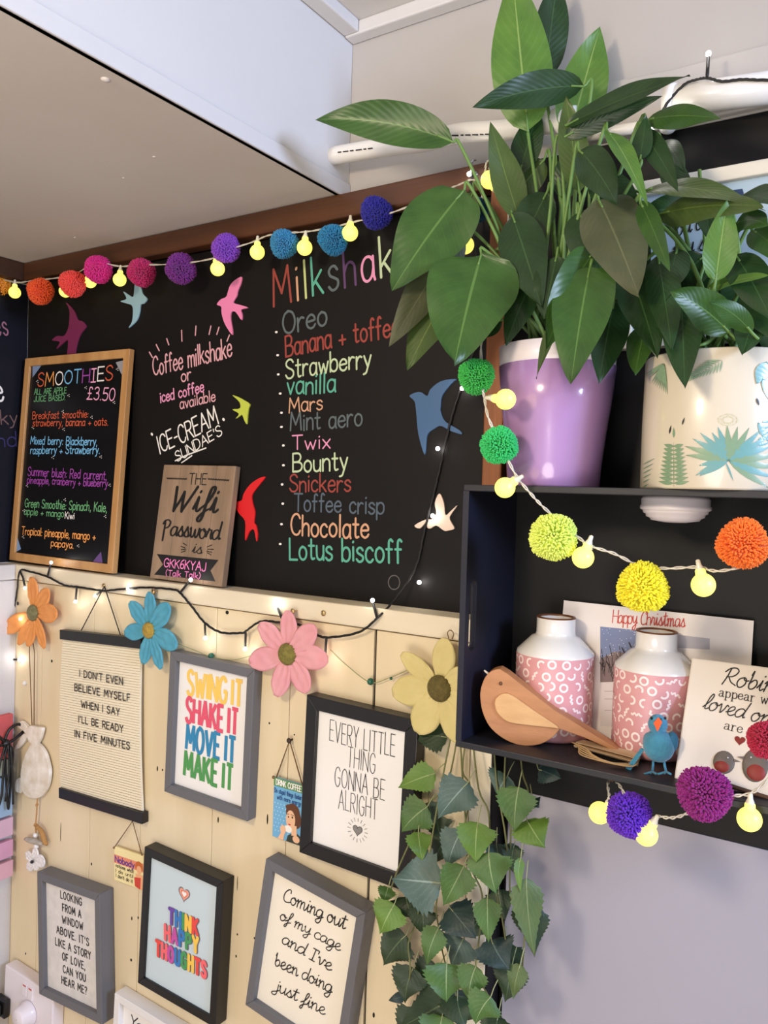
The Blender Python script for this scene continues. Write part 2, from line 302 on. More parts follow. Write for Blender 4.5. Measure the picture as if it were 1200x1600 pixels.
class Ink:
    """strokes lying on a flat surface, collected in one mesh"""
    def __init__(s, base=.0004): s.mb = MB(); s.mats = []; s.k = 0; s.base = base
    def mi(s, m):
        if m not in s.mats: s.mats.append(m)
        return s.mats.index(m)
    def stroke(s, pts, wd, N, m, square=False, brush=0.0):
        mi = s.mi(m); s.k += 1; lift = N*(s.base+.00002*(s.k % 40)); P = [V(p) for p in pts]
        Q = [P[0]]
        for p in P[1:]:
            if (p-Q[-1]).length > 1e-6: Q.append(p)
        if len(Q) == 1: Q.append(Q[0]+V((1e-4, 0, 0)))
        for i in range(1, len(Q)-1):
            if (Q[i]-Q[i-1]).normalized().dot((Q[i+1]-Q[i]).normalized()) < .3:
                e = wd*.22 if square else 0
                s.stroke(Q[:i]+[Q[i]+(Q[i]-Q[i-1]).normalized()*e], wd, N, m, square, brush); return s.stroke([Q[i]-(Q[i+1]-Q[i]).normalized()*e]+Q[i+1:], wd, N, m, square, brush)
        n = len(Q); vs = []; fs = []
        up = V((0, 0, 1))
        for i, p in enumerate(Q):
            d1 = (Q[i]-Q[i-1]).normalized() if i else (Q[1]-Q[0]).normalized()
            d2 = (Q[i+1]-Q[i]).normalized() if i < n-1 else d1
            t = d1+d2; t = t.normalized() if t.length > .3 else d1
            b = N.cross(t); c = max(.55, t.dot(d1)); h = wd/2/c
            if brush: h *= (1-brush)+brush*1.6*abs(t.dot(up))**1.5
            lf = lift+N*(4e-6*i); vs += [p+b*h+lf, p-b*h+lf]
        for i in range(n-1): fs.append((2*i, 2*i+1, 2*i+3, 2*i+2))
        s.mb.add(vs, fs, mi)
        if not square:
            for p, d, h in ((Q[0], Q[0]-Q[1], (vs[0]-vs[1]).length/2), (Q[-1], Q[-1]-Q[-2], (vs[-1]-vs[-2]).length/2)):
                d = d.normalized(); b = N.cross(d)
                s.mb.add([p+lift]+[p+lift+(b*cos(a)+d*sin(a))*h for a in [pi*k/6 for k in range(7)]], [(0, k+1, k+2) for k in range(6)], mi)
        return s
    def poly(s, pts, N, m):
        s.k += 1; mi = s.mi(m); P = [V(p)+N*(.0003+.00001*(s.k % 40)) for p in pts]; n = len(P)
        nr = V((0, 0, 0))
        for i in range(n): nr += P[i].cross(P[(i+1) % n])
        s.mb.add(P, [list(range(n)) if nr.dot(N) > 0 else list(range(n))[::-1]], mi); return s
    def write(s, F, txt, p0, p1, hpx, m, wt=.1, style=G, slant=0, gap=1.6, square=False, brush=0, jit=0, sp=.8):
        """text on the plane F, its baseline from pixel p0 to p1 of the photograph, capitals hpx pixels tall there"""
        O, U, W, N = F
        a = onplane(p0[0], p0[1], O, N); b = onplane(p1[0], p1[1], O, N); t = onplane(p0[0], p0[1]-hpx, O, N)
        e = (b-a); up = W - e.normalized()*W.dot(e.normalized()); up.normalize()
        H = abs((t-a).dot(up))/10; tot = 0
        rnd = random.Random(txt)
        ws = [glyph(style, c)[0]*(1 if c != ' ' else sp) for c in txt]; tot = sum(ws)+gap*(len(txt)-1)
        sx = e.length/tot; d = e.normalized(); x = 0
        for i, c in enumerate(txt):
            wd, st = glyph(style, c); mm = m[i % len(m)] if isinstance(m, list) else m
            dy = rnd.uniform(-jit, jit); k = 1+rnd.uniform(-jit, jit)*.12
            for q in st:
                s.stroke([a + d*((x+p.x+slant*p.y)*sx) + up*((p.y*k+dy)*H) for p in q], wt*10*H, N, mm, square, brush)
            x += ws[i]+gap
        return s
    def obj(s, name, parent): return obj(name, s.mb, s.mats, parent)
def inkm(name, c, rough=.8): return mat('ink_'+name, c, rough)
XU, ZU, NB = V((1, 0, 0)), V((0, 0, 1)), V((0, -1, 0))
def wallF(y): return (V((0, y, 1.6)), XU, ZU, NB)
def px2(F, pts): return [onplane(x, y, F[0], F[3]) for x, y in pts]

# ------------------------------------------------------------------ room shell
XL = at(45, 440).x                       # left wall (its chalkboard)
PF, RF = -0.050, -0.060                  # fronts of the cream panelling and of its cap rail
ZB = at(600, 292, -.03).z + .004         # underside of the boxed-in soffit = top of the dark beam
XS = at(548, 200).x                      # right face of the soffit
ZL = at(380, 925, RF).z                  # top of the cap rail
XL2 = at(25, 893, RF).x                  # front of the rail and boards low on the left wall
ZC = at(548, 52).z                       # upper ceiling
XR, XP = 1.7, at(768, 1200, PF).x        # far right, right end of panelling
ZBK = at(830, 1240).z                    # lower edge of the black band
M_white = mat('white_paint', (184, 180, 177), .55, (174, 169, 165), 3, .8, bump=.12, bscale=9)
M_soff = mat('soffit_paint', (222, 217, 212), .6, (206, 196, 186), 1.6, .7, bump=.15, bscale=12)
M_lav = mat('lavender_paint', (166, 164, 177), .6, (159, 156, 167), 2.5, .8, bump=.1, bscale=7)
M_blackp = mat('black_paint', (10, 10, 11), .5, (15, 14, 16), 5, .8, bump=.1, bscale=20, spec=.25)
M_chalk = mat('chalkboard_paint', (13, 11, 11), .6, (20, 17, 17), 3.5, .7, bump=.05, bscale=30, spec=.25)
M_navy = mat('navy_chalkboard', (11, 12, 22), .5, (16, 17, 30), 4, .7, spec=.3)
M_cream = mat('cream_paint', (232, 217, 184), .5, (214, 196, 160), 2.2, .8, (6, 6, .8), bump=.18, bscale=9, detail=7)
M_crail = mat('cream_rail_paint', (228, 217, 192), .5, (212, 198, 170), 2.5, .8, (.9, 6, 6), bump=.15, bscale=12)
M_gap = mat('dark_gap', (20, 16, 12), .9)
M_beam = wood_mat('dark_timber', (98, 58, 31), (50, 28, 15), .45, 'x', 2.6, .25)
M_beamz = wood_mat('brown_timber', (156, 92, 44), (100, 56, 28), .5, 'z', 2.6, .2)
M_lwall = mat('grey_white_boards', (205, 202, 200), .55, (190, 186, 184), 3, .8, (1, 1, 5), bump=.15, bscale=6)
M_ply = mat('white_beam_paint', (216, 214, 212), .5, (205, 203, 202), 2.5, .8, bump=.12, bscale=8)
struct('floor', MB().box((XL-.1, -4.2, -.05), (XR, .1, 0)), wood_mat('floor_boards', (206, 184, 156), (180, 156, 126), .5, 'y'))
struct('wall_back', MB().box((XL-.1, 0.0, ZB), (XR, .1, ZC+.3)), M_white)
struct('wall_back.001', MB().box((XP+.012, .0, 0), (XR, .1, ZBK)), M_lav)
struct('wall_back.002', MB().box((XP-.05, .002, ZBK), (XR, .1, ZB)), M_blackp)
struct('wall_back.003', MB().box((XL-.1, .012, 0), (XP+.012, .1, ZB)), M_blackp)
struct('wall_left', MB().box((XL-.1, -4.2, 0), (XL, 0, ZB+.02)), M_lwall)
struct('ceiling', MB().box((XS-.02, -4.2, ZC), (XR, .02, ZC+.06)), mat('ceiling_paint', (212, 208, 204), .6, (200, 196, 190), 3, .7, bump=.15, bscale=10))
# soffit boxed in along the left wall, with a bead along its lower corner
sf = MB().box((XL-.1, -4.2, ZB), (XS, 0, ZB+.012), 0).box((XS-.012, -4.2, ZB), (XS, 0, ZC+.02), 1)
sf.box((XS-.001, -4.2, ZB-.001), (XS+.004, 0, ZB+.028), 1)
struct('ceiling_soffit', sf, [M_soff, M_ply], .002)
bs = MB()
for px, py, r in ((165, 124, .007), (241, 245, .003), (193, 278, .0025), (117, 371, .003)):
    d = ray(px, py); p = CAM+d*((ZB-CAM.z)/d.z); bs.ball(p, r, 10, 6, 0, (1, 1, .5))
p = atx(207, 105, XS); bs.ball(p, .009, 12, 6, 0, (.25, 1, 1))
bo = tag(obj('ceiling_soffit_lumps', bs, M_soff), kind='structure')
# cornice battens at the top of the white wall and along the soffit
struct('trim_1', MB().box((XS+.001, -.03, ZC-.026), (XR, -.001, ZC)), M_ply, .003)
struct('trim_2', MB().box((XS+.001, -4.2, ZC-.024), (XS+.035, -.031, ZC)), M_ply, .003)
zt = at(1100, 100).z
struct('trim_3', MB().prism([at(940, 137, 0), at(1060, 112, 0), at(1330, 40, 0), V((at(1330, 40).x, 0, ZB+.002)), V((at(940, 137).x, 0, ZB+.002))], V((0, -.014, 0))), M_white, .003)
# dark timber framing round the chalkboards
struct('trim_4', MB().box((XL+.03, -.036, ZB-.048), (at(800, 300).x, -.001, ZB-.001)), M_beam, .004)
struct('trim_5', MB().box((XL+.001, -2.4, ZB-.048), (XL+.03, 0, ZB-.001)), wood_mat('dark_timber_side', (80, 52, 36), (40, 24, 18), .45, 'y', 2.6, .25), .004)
xq0, xq1 = at(757, 600, -.03).x, at(787, 600, -.03).x
struct('trim_6', MB().box((xq0, -.03, at(757, 800).z), (xq1, .001, ZB-.049)), M_beamz, .003)
# cream panelling below the chalkboard
seams = [at(60, 1290, PF).x, at(140, 1290, PF).x, at(219, 1290, PF).x, at(331, 1290, PF).x, at(447, 1290, PF).x, at(578, 1290, PF).x, at(733, 1230, PF).x]
pn = MB().box((XL, PF+.006, 0), (XP-.002, .0, ZL-.02), 1)
edges = [XL+.001]+seams+[XP]
zr = at(380, 955, RF).z
for i in range(len(edges)-1):
    g = .0055 if i in (5,) else .0016
    g0 = .0055 if i == 6 else .0012
    pn.box((edges[i]+g0*.5, PF, 0), (edges[i+1]-g*.5, PF+.02, zr-.003), 0 if i < 7 else 2)
struct('wall_panelling', pn, [M_cream, M_gap, mat('pale_plank', (238, 230, 208), .5, (224, 212, 184), 2.2, .8, (6, 6, .8))], .0012)
pb = MB().box((XP-.004, PF+.002, 0), (XP+.003, .001, ZL), 0)
struct('wall_panelling_end', pb, M_blackp)
struct('trim_7', MB().box((XL+.001, RF, zr), (XP, .001, ZL)), M_crail, .003)
knots = MB(); rnd = random.Random(5)
for px, py, a, b in ((246, 1201, 2, 7), (341, 1281, 2, 8), (143, 1350, 2, 4), (206, 1435, 2, 5), (216, 1434, 2, 4), (584, 1586, 3, 7), (371, 1460, 2, 3), (369, 1494, 2, 4), (398, 1466, 3, 3), (81, 1033, 3, 4), (355, 957, 5, 5),
                      (384, 1010, 2, 8), (254, 1203, 2, 3), (40, 1490, 2, 3), (421, 1130, 2, 3), (95, 1300, 1, 26), (205, 1500, 3, 4), (600, 1490, 2, 3), (418, 1280, 2, 14), (620, 964, 3, 3), (562, 961, 2, 2), (460, 1148, 2, 2), (28, 943, 4, 5), (371, 1380, 1, 20)):
    p = at(px, py, PF); k = pxm(p); n = 10
    if py < 950: p = at(px, py, RF)
    knots.prism([p+XU*(a*k*.7*cos(2*pi*i/n))+ZU*(b*k*.6*sin(2*pi*i/n)) for i in range(n)], V((0, -.0004, 0)))
tag(obj('wall_panelling_knots', knots, M_gap), kind='structure')
# left wall: navy board above, white rail and boards below
struct('trim_8', MB().box((XL+.001, -2.4, zr), (XL2, RF-.0005, ZL)), M_lwall, .003)
struct('wall_left_boards', MB().box((XL+.001, -2.4, 0), (XL2-.008, PF-.0005, zr-.002)), M_lwall, .002)

# ------------------------------------------------------------------ chalkboards
def col(name, c): return inkm('chalk_'+name, c, .9)
C_red, C_teal, C_grey, C_pink = col('red', (150, 66, 58)), col('teal', (92, 172, 150)), col('grey', (92, 104, 108)), col('pink', (226, 150, 190))
C_lime, C_tan, C_pur, C_wht, C_pgr = col('lime', (196, 206, 140)), col('tan', (208, 160, 128)), col('purple', (96, 66, 110)), col('white', (236, 234, 230)), col('pale_green', (190, 208, 170))
C_rose, C_bgrey, C_green, C_mint = col('rose', (220, 166, 176)), col('blue_grey', (84, 98, 112)), col('green', (120, 160, 120)), col('mint', (150, 200, 190))
cb = obj('chalkboard', MB().box((XL+.001, -.0, ZL-.03), (xq0-.001, .0115, ZB-.049)), M_chalk)
tag(cb, 'large black chalkboard with the handwritten milkshake menu above the cream panelling', 'chalkboard')
FB = wallF(0.0)
def line(parent, F, *a, **k): return Ink().write(F, *a, **k).obj('lettering', parent)
line(cb, FB, 'Milkshakes', (428, 479), (672, 413), 58, [C_red, C_tan, C_lime, C_teal, C_grey, C_pur, C_pink, C_pgr, C_red, C_teal], .07, jit=.15, gap=2.6)
rows = [('Oreo', (443, 523), (511, 508), 34, C_grey), ('Banana + toffee', (447, 557), (624, 523), 31, C_red), ('Strawberry', (447, 591), (580, 573), 29, C_pgr), ('vanilla', (449, 617), (524, 612), 30, C_teal),
        ('Mars', (452, 645), (504, 640), 23, C_tan), ('Mint aero', (454, 673), (566, 665), 28, C_grey), ('Twix', (457, 703), (516, 700), 22, C_pink), ('Bounty', (458, 738), (543, 735), 29, C_pgr),
        ('Snickers', (453, 768), (548, 768), 27, C_red), ('Toffee crisp', (460, 799), (600, 803), 27, C_bgrey), ('Chocolate', (455, 836), (576, 841), 32, C_tan), ('Lotus biscoff', (453, 874), (628, 879), 34, C_teal)]
for t, a, b, h, c in rows: line(cb, FB, t, a, b, h, c, .105, jit=.35)
for x, y in ((432, 519), (434, 555), (435, 585), (438, 615), (440, 645), (440, 667), (443, 696), (443, 727), (441, 757), (442, 787), (440, 819), (438, 850)):
    Ink().stroke(px2(FB, [(x-.8, y), (x+.8, y)]), .0045, NB, C_wht).obj('bullet_dot', cb)
line(cb, FB, 'Coffee milkshake', (240, 587), (363, 557), 29, C_rose, .09, jit=.3); line(cb, FB, 'or', (284, 597), (299, 593), 20, C_rose, .12)
line(cb, FB, 'iced coffee', (251, 629), (319, 612), 17, C_pink, .14, jit=.3); line(cb, FB, 'available', (282, 639), (337, 626), 17, C_rose, .12, jit=.3)
line(cb, FB, 'ICE-CREAM', (250, 709), (342, 662), 29, C_wht, .09, jit=.4); line(cb, FB, "SUNDAE'S", (277, 722), (348, 679), 17, C_wht, .12, jit=.4)
for a, b in (((72, 365), (82, 382)), ((95, 340), (105, 360)), ((130, 320), (137, 340)), ((180, 292), (181, 328)), ((228, 278), (226, 308)), ((278, 278), (272, 305)), ((305, 282), (298, 305)), ((340, 308), (332, 328))):
    Ink().stroke(px2(FB, [(x/2.143+200, y/2.143+380) for x, y in (a, b)]), .0035, NB, C_rose).obj('dash', cb)
for q in ([(237, 678), (238, 679)], [(349, 655), (350, 656)]): Ink().stroke(px2(FB, q), .006, NB, C_wht).obj('bullet_dot', cb)
for q in ([(274, 720), (290, 712), (322, 700)], [(284, 723), (300, 712)]): Ink().stroke(catmull(px2(FB, q)), .003, NB, C_wht).obj('underline', cb)
ink = Ink()
ink.stroke(catmull(px2(FB, [(616+9*cos(a), 910+11*sin(a)) for a in [k*.7 for k in range(10)]])), .002, NB, col('faint', (96, 94, 92)))
ink.obj('rubbed_out_lettering', cb)
FL = (V((XL+.0005, 0, 1.6)), V((0, 1, 0)), ZU, V((1, 0, 0)))
cl = obj('chalkboard', MB().box((XL+.0001, -2.2, ZL+.001), (XL+.0004, -.001, ZB-.049)), M_navy)
tag(cl, 'dark navy chalkboard round the corner on the left wall', 'chalkboard')
line(cl, FL, 'Shakes', (-60, 528), (13, 523), 34, col('dusk', (150, 100, 120)), .08, gap=2.5); line(cl, FL, 'Cake', (-60, 633), (6, 626), 40, C_wht, .09, gap=2.5)
line(cl, FL, 'chunky', (-60, 664), (27, 662), 22, col('grey_red', (110, 86, 84)), .1, jit=.4); line(cl, FL, 'round', (-60, 699), (26, 697), 24, col('indigo', (52, 46, 100)), .09, jit=.4)

# ------------------------------------------------------------------ swallow cut-outs stuck on the chalkboard
def swallow(pts, f, off, c, label):
    q = catmull([at(x/f+off[0], y/f+off[1], -.0005) for x, y in pts], 3, True)
    o = obj('swallow_cutout', MB().prism(q, V((0, -.003, 0))), mat('swallow_'+label.split()[0].replace('-', '_'), c, .5))
    tag(o, label, 'bird decoration', 'painted swallow cut-outs on the chalkboard')
A, B_ = 2.9625, 2.143
swallow([(310,275),(345,310),(365,355),(385,362),(403,385),(385,410),(368,440),(355,490),(348,530),(315,535),(318,485),(318,450),(300,460),(265,490),(280,465),(275,455),(245,450),(270,430),(300,430),(318,400),(325,360),(325,310)], A, (0, 380), (120, 40, 80), 'plum purple swallow cut-out above the framed smoothies board')
swallow([(632,165),(655,205),(665,235),(685,258),(670,280),(655,285),(650,320),(635,360),(600,392),(615,365),(620,320),(615,290),(590,280),(562,270),(590,258),(575,225),(600,240),(620,250),(625,225)], A, (0, 380), (150, 190, 205), 'pale-blue swallow cut-out below the crimson pom-pom')
swallow([(1123,157),(1095,170),(1070,195),(1058,230),(1050,250),(1025,262),(1008,285),(1028,295),(1030,325),(1045,375),(1078,425),(1080,400),(1072,350),(1075,320),(1095,320),(1122,357),(1125,330),(1120,308),(1152,300),(1120,288),(1090,280),(1085,270),(1100,245),(1105,220),(1118,190)], A, (0, 380), (235, 135, 185), 'pink swallow cut-out above the coffee milkshake writing')
swallow([(1080,705),(1105,712),(1130,725),(1160,745),(1155,765),(1150,800),(1147,838),(1135,820),(1125,795),(1115,800),(1095,812),(1110,790),(1080,770),(1115,765),(1112,735)], A, (0, 380), (190, 205, 80), 'lime green small swallow cut-out beside the iced coffee writing')
swallow([(463,782),(440,788),(410,810),(390,840),(383,862),(357,870),(375,905),(395,930),(395,975),(397,995),(410,965),(425,960),(433,998),(437,975),(432,945),(425,935),(428,900),(420,870),(418,845),(430,825),(450,800)], B_, (200, 380), (215, 30, 35), 'red swallow cut-out half behind the wooden password board')
swallow([(1100,455),(1050,463),(1015,490),(1005,512),(985,500),(968,500),(945,512),(962,530),(968,570),(975,640),(995,708),(1000,680),(1005,640),(1030,620),(1050,612),(1085,630),(1120,640),(1110,625),(1065,598),(1050,565),(1050,545),(1055,510),(1085,470)], B_, (200, 380), (62, 98, 140), 'denim blue large swallow cut-out right of the milkshake list')
swallow([(1045,838),(1030,870),(1035,905),(1020,925),(1000,925),(962,945),(980,955),(1000,935),(1005,952),(1015,955),(1035,945),(1060,962),(1075,962),(1095,955),(1085,935),(1080,915),(1105,878),(1085,895),(1065,910),(1060,870)], B_, (200, 380), (228, 205, 188), 'cream swallow cut-out beside the black crate')

# ------------------------------------------------------------------ framed boards and pictures
def rectF(c4, plane):
    """frame (centre,U,V,N) and size of the rectangle seen with the four corner pixels TL TR BL BR on a plane (O,N)"""
    O, N = plane; a, b, c, d = [onplane(x, y, O, N) for x, y in c4]
    U = ((b-a)+(d-c)); U.normalize(); W = ((a-c)+(b-d)); W = W-U*W.dot(U); W.normalize()
    ctr = (a+b+c+d)/4; wd = ((b-a).dot(U)+(d-c).dot(U))/2; ht = ((a-c).dot(W)+(b-d).dot(W))/2
    if U.cross(W).dot(N) < 0: U = U
    return (ctr, U, W, N), wd, ht
def framebars(F, wd, ht, bw, dep, mi=0):
    """four mitred bars, front face on the plane F, going dep backwards"""
    O, U, W, N = F; mb = MB(); o = [(-wd/2, -ht/2), (wd/2, -ht/2), (wd/2, ht/2), (-wd/2, ht/2)]; i_ = [(-wd/2+bw, -ht/2+bw), (wd/2-bw, -ht/2+bw), (wd/2-bw, ht/2-bw), (-wd/2+bw, ht/2-bw)]
    for k in range(4):
        j = (k+1) % 4
        mb.prism([O+U*q[0]+W*q[1] for q in (o[k], o[j], i_[j], i_[k])], -N*dep, mi)
    return mb
M_gframe = mat('grey_frame_paint', (104, 104, 107), .5, (96, 96, 100), 6, .8)
M_bframe = mat('black_frame_paint', (17, 16, 16), .38)
M_wframe = mat('white_frame_paint', (226, 224, 222), .45)
M_paper = mat('white_print_paper', (236, 234, 230), .35, coat=.15)
M_blk = inkm('black', (16, 15, 15), .6)
def picture(label, c4, bwpx, dep, fm, paper, recess=.006, name='picture_frame', lean=None):
    plane = (V((0, PF-dep, 1.6)), NB) if lean is None else lean
    F, wd, ht = rectF(c4, plane); k = pxm(F[0])
    bw = bwpx
    root = thing(name, label, 'picture', F[0]-F[2]*ht/2+V((0, dep/2, 0)))
    obj('frame', framebars(F, wd, ht, bw, dep-.001), fm, root, .0012)
    O, U, W, N = F
    pf = (O-N*recess, U, W, N)
    pr = MB().obox(pf, (-wd/2+bw*.6, -ht/2+bw*.6, -.003), (wd/2-bw*.6, ht/2-bw*.6, 0))
    pg = obj('print', pr, paper, root)
    return root, pg, pf
def heartpts(F, cx, cy, s):
    O, U, W, N = F; out = []
    c = onplane(cx, cy, O, N)
    for k in range(28):
        t = 2*pi*k/28; out.append(c+U*(16*sin(t)**3*s/32)+W*((13*cos(t)-5*cos(2*t)-2*cos(3*t)-cos(4*t))*s/32))
    return out
# grey SWING IT frame
r, pg, F = picture('grey frame with yellow, red, blue and green SWING IT SHAKE IT lettering', [(267, 1016), (398, 1047), (255, 1237), (386, 1283)], .0195, .026, M_gframe, M_paper, .012)
ink = Ink()
for t, a, b, c in (('SWING IT', (293, 1085), (378, 1105), (240, 200, 96)), ('SHAKE IT', (291, 1127), (371, 1149), (222, 84, 110)), ('MOVE IT', (291, 1170), (367, 1193), (44, 132, 178)), ('MAKE IT', (288, 1211), (363, 1236), (76, 150, 80))):
    ink.write(F, t, a, b, 38, inkm('swing'+t[:2], c, .6), .165, gap=2.3, square=True, sp=.12)
ink.obj('lettering', pg)
# black EVERY LITTLE THING frame
r, pg, F = picture('black frame with thin lettering EVERY LITTLE THING GONNA BE ALRIGHT', [(478.5, 1084), (652, 1127), (468, 1333), (640, 1395)], .026, .030, M_bframe, M_paper, .008)
ink = Ink()
for t, a, b, h in (('EVERY LITTLE', (515, 1157), (617, 1183), 32), ('THING', (543, 1197), (586, 1209), 31), ('GONNA BE', (523, 1227), (601, 1250), 30), ('ALRIGHT', (529, 1263), (589, 1281), 30)):
    ink.write(F, t, a, b, h, M_blk, .035, jit=.25, gap=2)
hp = heartpts(F, 559, 1297, .021)
ink.poly(hp, NB, inkm('heart_grey', (130, 128, 126))); ink.stroke(hp+hp[:1], .0008, NB, M_blk)
cc = onplane(559, 1297, F[0], F[3])
for k in range(16):
    a = 2*pi*k/16; d = F[1]*cos(a)+F[2]*sin(a); ink.stroke([cc+d*.016, cc+d*.0225], .0007, NB, M_blk)
ink.obj('lettering', pg)
# black THINK HAPPY THOUGHTS frame
r, pg, F = picture('black frame with rainbow THINK HAPPY THOUGHTS on pale blue', [(226, 1322.5), (349, 1378), (214.6, 1536), (336, 1606)], .0185, .034, M_bframe, mat('pale_blue_print', (196, 212, 218), .4, coat=.1), .006)
ink = Ink(.0016); shd = Ink(); hrt = Ink(); K = {n: inkm('groovy_'+n, c, .6) for n, c in dict(p=(106, 70, 160), b=(52, 120, 190), g=(70, 150, 90), y=(240, 196, 80), r=(226, 74, 66), c=(240, 104, 110), m=(190, 80, 160)).items()}
dk = inkm('groovy_shadow', (120, 110, 120))
for t, a, b, cs in (('THINK', (265, 1441), (309, 1460), 'pbgyr'), ('HAPPY', (259, 1467), (310, 1488), 'cmbgy'), ('THOUGHTS', (245, 1491), (322, 1527), 'rcmbgyrc')):
    shd.write(F, t, (a[0]+.9, a[1]+.9), (b[0]+.9, b[1]+.9), 22, dk, .29, gap=3.6)
    ink.write(F, t, a, b, 22, [K[x] for x in cs], .27, gap=3.6)
for s, n in ((.036, 'g0'), (.029, 'g1'), (.021, 'g2'), (.014, 'g3')):
    hrt.poly(heartpts(F, 288, 1397, s), NB, inkm('heart_'+n, dict(g0=(120, 112, 118), g1=(226, 160, 140), g2=(226, 120, 90), g3=(240, 236, 232))[n]))
shd.obj('lettering_shade', pg); hrt.obj('printed_heart', pg); ink.obj('lettering', pg)
# grey LOOKING FROM A WINDOW frame
r, pg, F = picture('grey frame with black lettering LOOKING FROM A WINDOW ABOVE', [(56, 1360), (155, 1398), (62.4, 1555), (160, 1601)], .0195, .040, M_gframe, mat('speckled_print', (226, 222, 216), .5, (206, 202, 198), 40, .5), .012)
ink = Ink()
for t, a, b in (('LOOKING', (95, 1403), (128, 1415)), ('FROM A', (98, 1423), (127, 1434)), ('WINDOW', (98, 1442), (130, 1453)), ("ABOVE. IT'S", (89, 1457), (139, 1478)), ('LIKE A STORY', (87, 1476), (142, 1499)), ('OF LOVE,', (98, 1499), (133, 1515)), ('CAN YOU', (99, 1519), (134, 1534)), ('HEAR ME?', (97, 1536), (136, 1554))):
    ink.write(F, t, a, b, 11, M_blk, .15, gap=3)
ink.obj('lettering', pg)
# grey COMING OUT frame
r, pg, F = picture('grey frame with black joined-up writing Coming out of my cage', [(414.5, 1341.5), (567.5, 1423.5), (383.8, 1570), (536, 1676)], .0185, .040, M_gframe, mat('cream_print', (238, 230, 212), .45, coat=.1), .012)
ink = Ink()
for t, a, b, h in (('Coming out', (442, 1407), (539, 1452), 21), ('of my cage', (437, 1436), (531, 1486), 18), ("and I've", (440, 1473), (517, 1517), 20), ('been doing', (428, 1507), (518, 1552), 20), ('just fine', (430, 1547), (507, 1586), 19)):
    ink.write(F, t, a, b, h, M_blk, .085, SC, .18, gap=.2 if t != "and I've" else .3)
ink.obj('lettering', pg)
# white frame running out of the picture at the bottom
r, pg, F = picture('white frame, only its top corner showing under the THINK HAPPY THOUGHTS frame', [(178, 1552), (310, 1630), (170, 1740), (300, 1840)], .0175, .034, M_wframe, M_paper, .014)
ink = Ink(); ink.write(F, 'You are', (203, 1601), (262, 1636), 17, M_blk, .12, SC, .15, gap=.2); ink.obj('lettering', pg)

# letter board hanging from a nail
FLb = wallF(PF-.020)
lb = thing('letter_board', 'cream ribbed hanging letter board with black wooden bars, I DON\'T EVEN BELIEVE MYSELF', 'sign', at(157, 1285, PF-.01))
cT = [(93, 984), (220, 998), (93, 999), (219, 1014)]; cBt = [(92, 1231), (222, 1271), (91, 1247), (222, 1288)]
FT, wT, hT = rectF(cT, (FLb[0], NB)); FBt, wBt, hBt = rectF(cBt, (FLb[0], NB))
obj('top_bar', MB().obox(FT, (-wT/2, -hT/2, -.018), (wT/2, hT/2, 0)), M_bframe, lb, .001)
obj('bottom_bar', MB().obox(FBt, (-wBt/2, -hBt/2, -.018), (wBt/2, hBt/2, 0)), M_bframe, lb, .001)
fa, fb, fc, fd = at(98, 998, PF-.012), at(220, 1012, PF-.012), at(95, 1236, PF-.012), at(222, 1272, PF-.012)
n = 62; fel = MB()
for i in range(n):
    t0, t1, tm = i/n, (i+.72)/n, (i+.86)/n; bow = lambda t: V((0, -.006*sin(pi*t), 0))
    A0, B0, A1, B1, A2, B2 = fa.lerp(fc, t0)+bow(t0), fb.lerp(fd, t0)+bow(t0), fa.lerp(fc, t1)+bow(t1), fb.lerp(fd, t1)+bow(t1), fa.lerp(fc, (i+1)/n)+bow((i+1)/n), fb.lerp(fd, (i+1)/n)+bow((i+1)/n)
    bk = V((0, .0022, 0))
    fel.add([A0, B0, A1, B1, A1+bk, B1+bk, A2+bk, B2+bk, A2, B2, A0+V((0, .006, 0)), B0+V((0, .006, 0)), A2+V((0, .006, 0)), B2+V((0, .006, 0))],
            [(0, 2, 3, 1), (2, 4, 5, 3), (4, 6, 7, 5), (6, 8, 9, 7), (10, 11, 13, 12), (1, 3, 5, 7, 9, 13, 11), (0, 10, 12, 8, 6, 4, 2)])
fo = obj('felt_sheet', fel, mat('cream_felt', (232, 222, 196), .8), lb)
ink = Ink(); Ff = wallF(PF-.0185)
for t, a, b in (("I DON'T EVEN", (124, 1057), (192, 1070)), ('BELIEVE MYSELF', (117, 1079), (203, 1096)), ('WHEN I SAY', (127, 1105), (187, 1118)), ("I'LL BE READY", (123, 1128.5), (192.5, 1144.5)), ('IN FIVE MINUTES', (117, 1151), (203, 1171))):
    ink.write(Ff, t, a, b, 10.5, M_blk, .15, gap=2.6)
ink.obj('plastic_letters', fo)
M_cord = mat('black_cord', (14, 13, 13), .6); M_nail = mat('steel_nail', (120, 112, 100), .35, metal=.8)
cd_ = MB()
for q in ((127, 985), (188, 992)): cd_.tube([at(163, 916, RF-.004), at(q[0], q[1], PF-.012)], .0013, 6)
obj('hanging_cord', cd_, M_cord, lb)

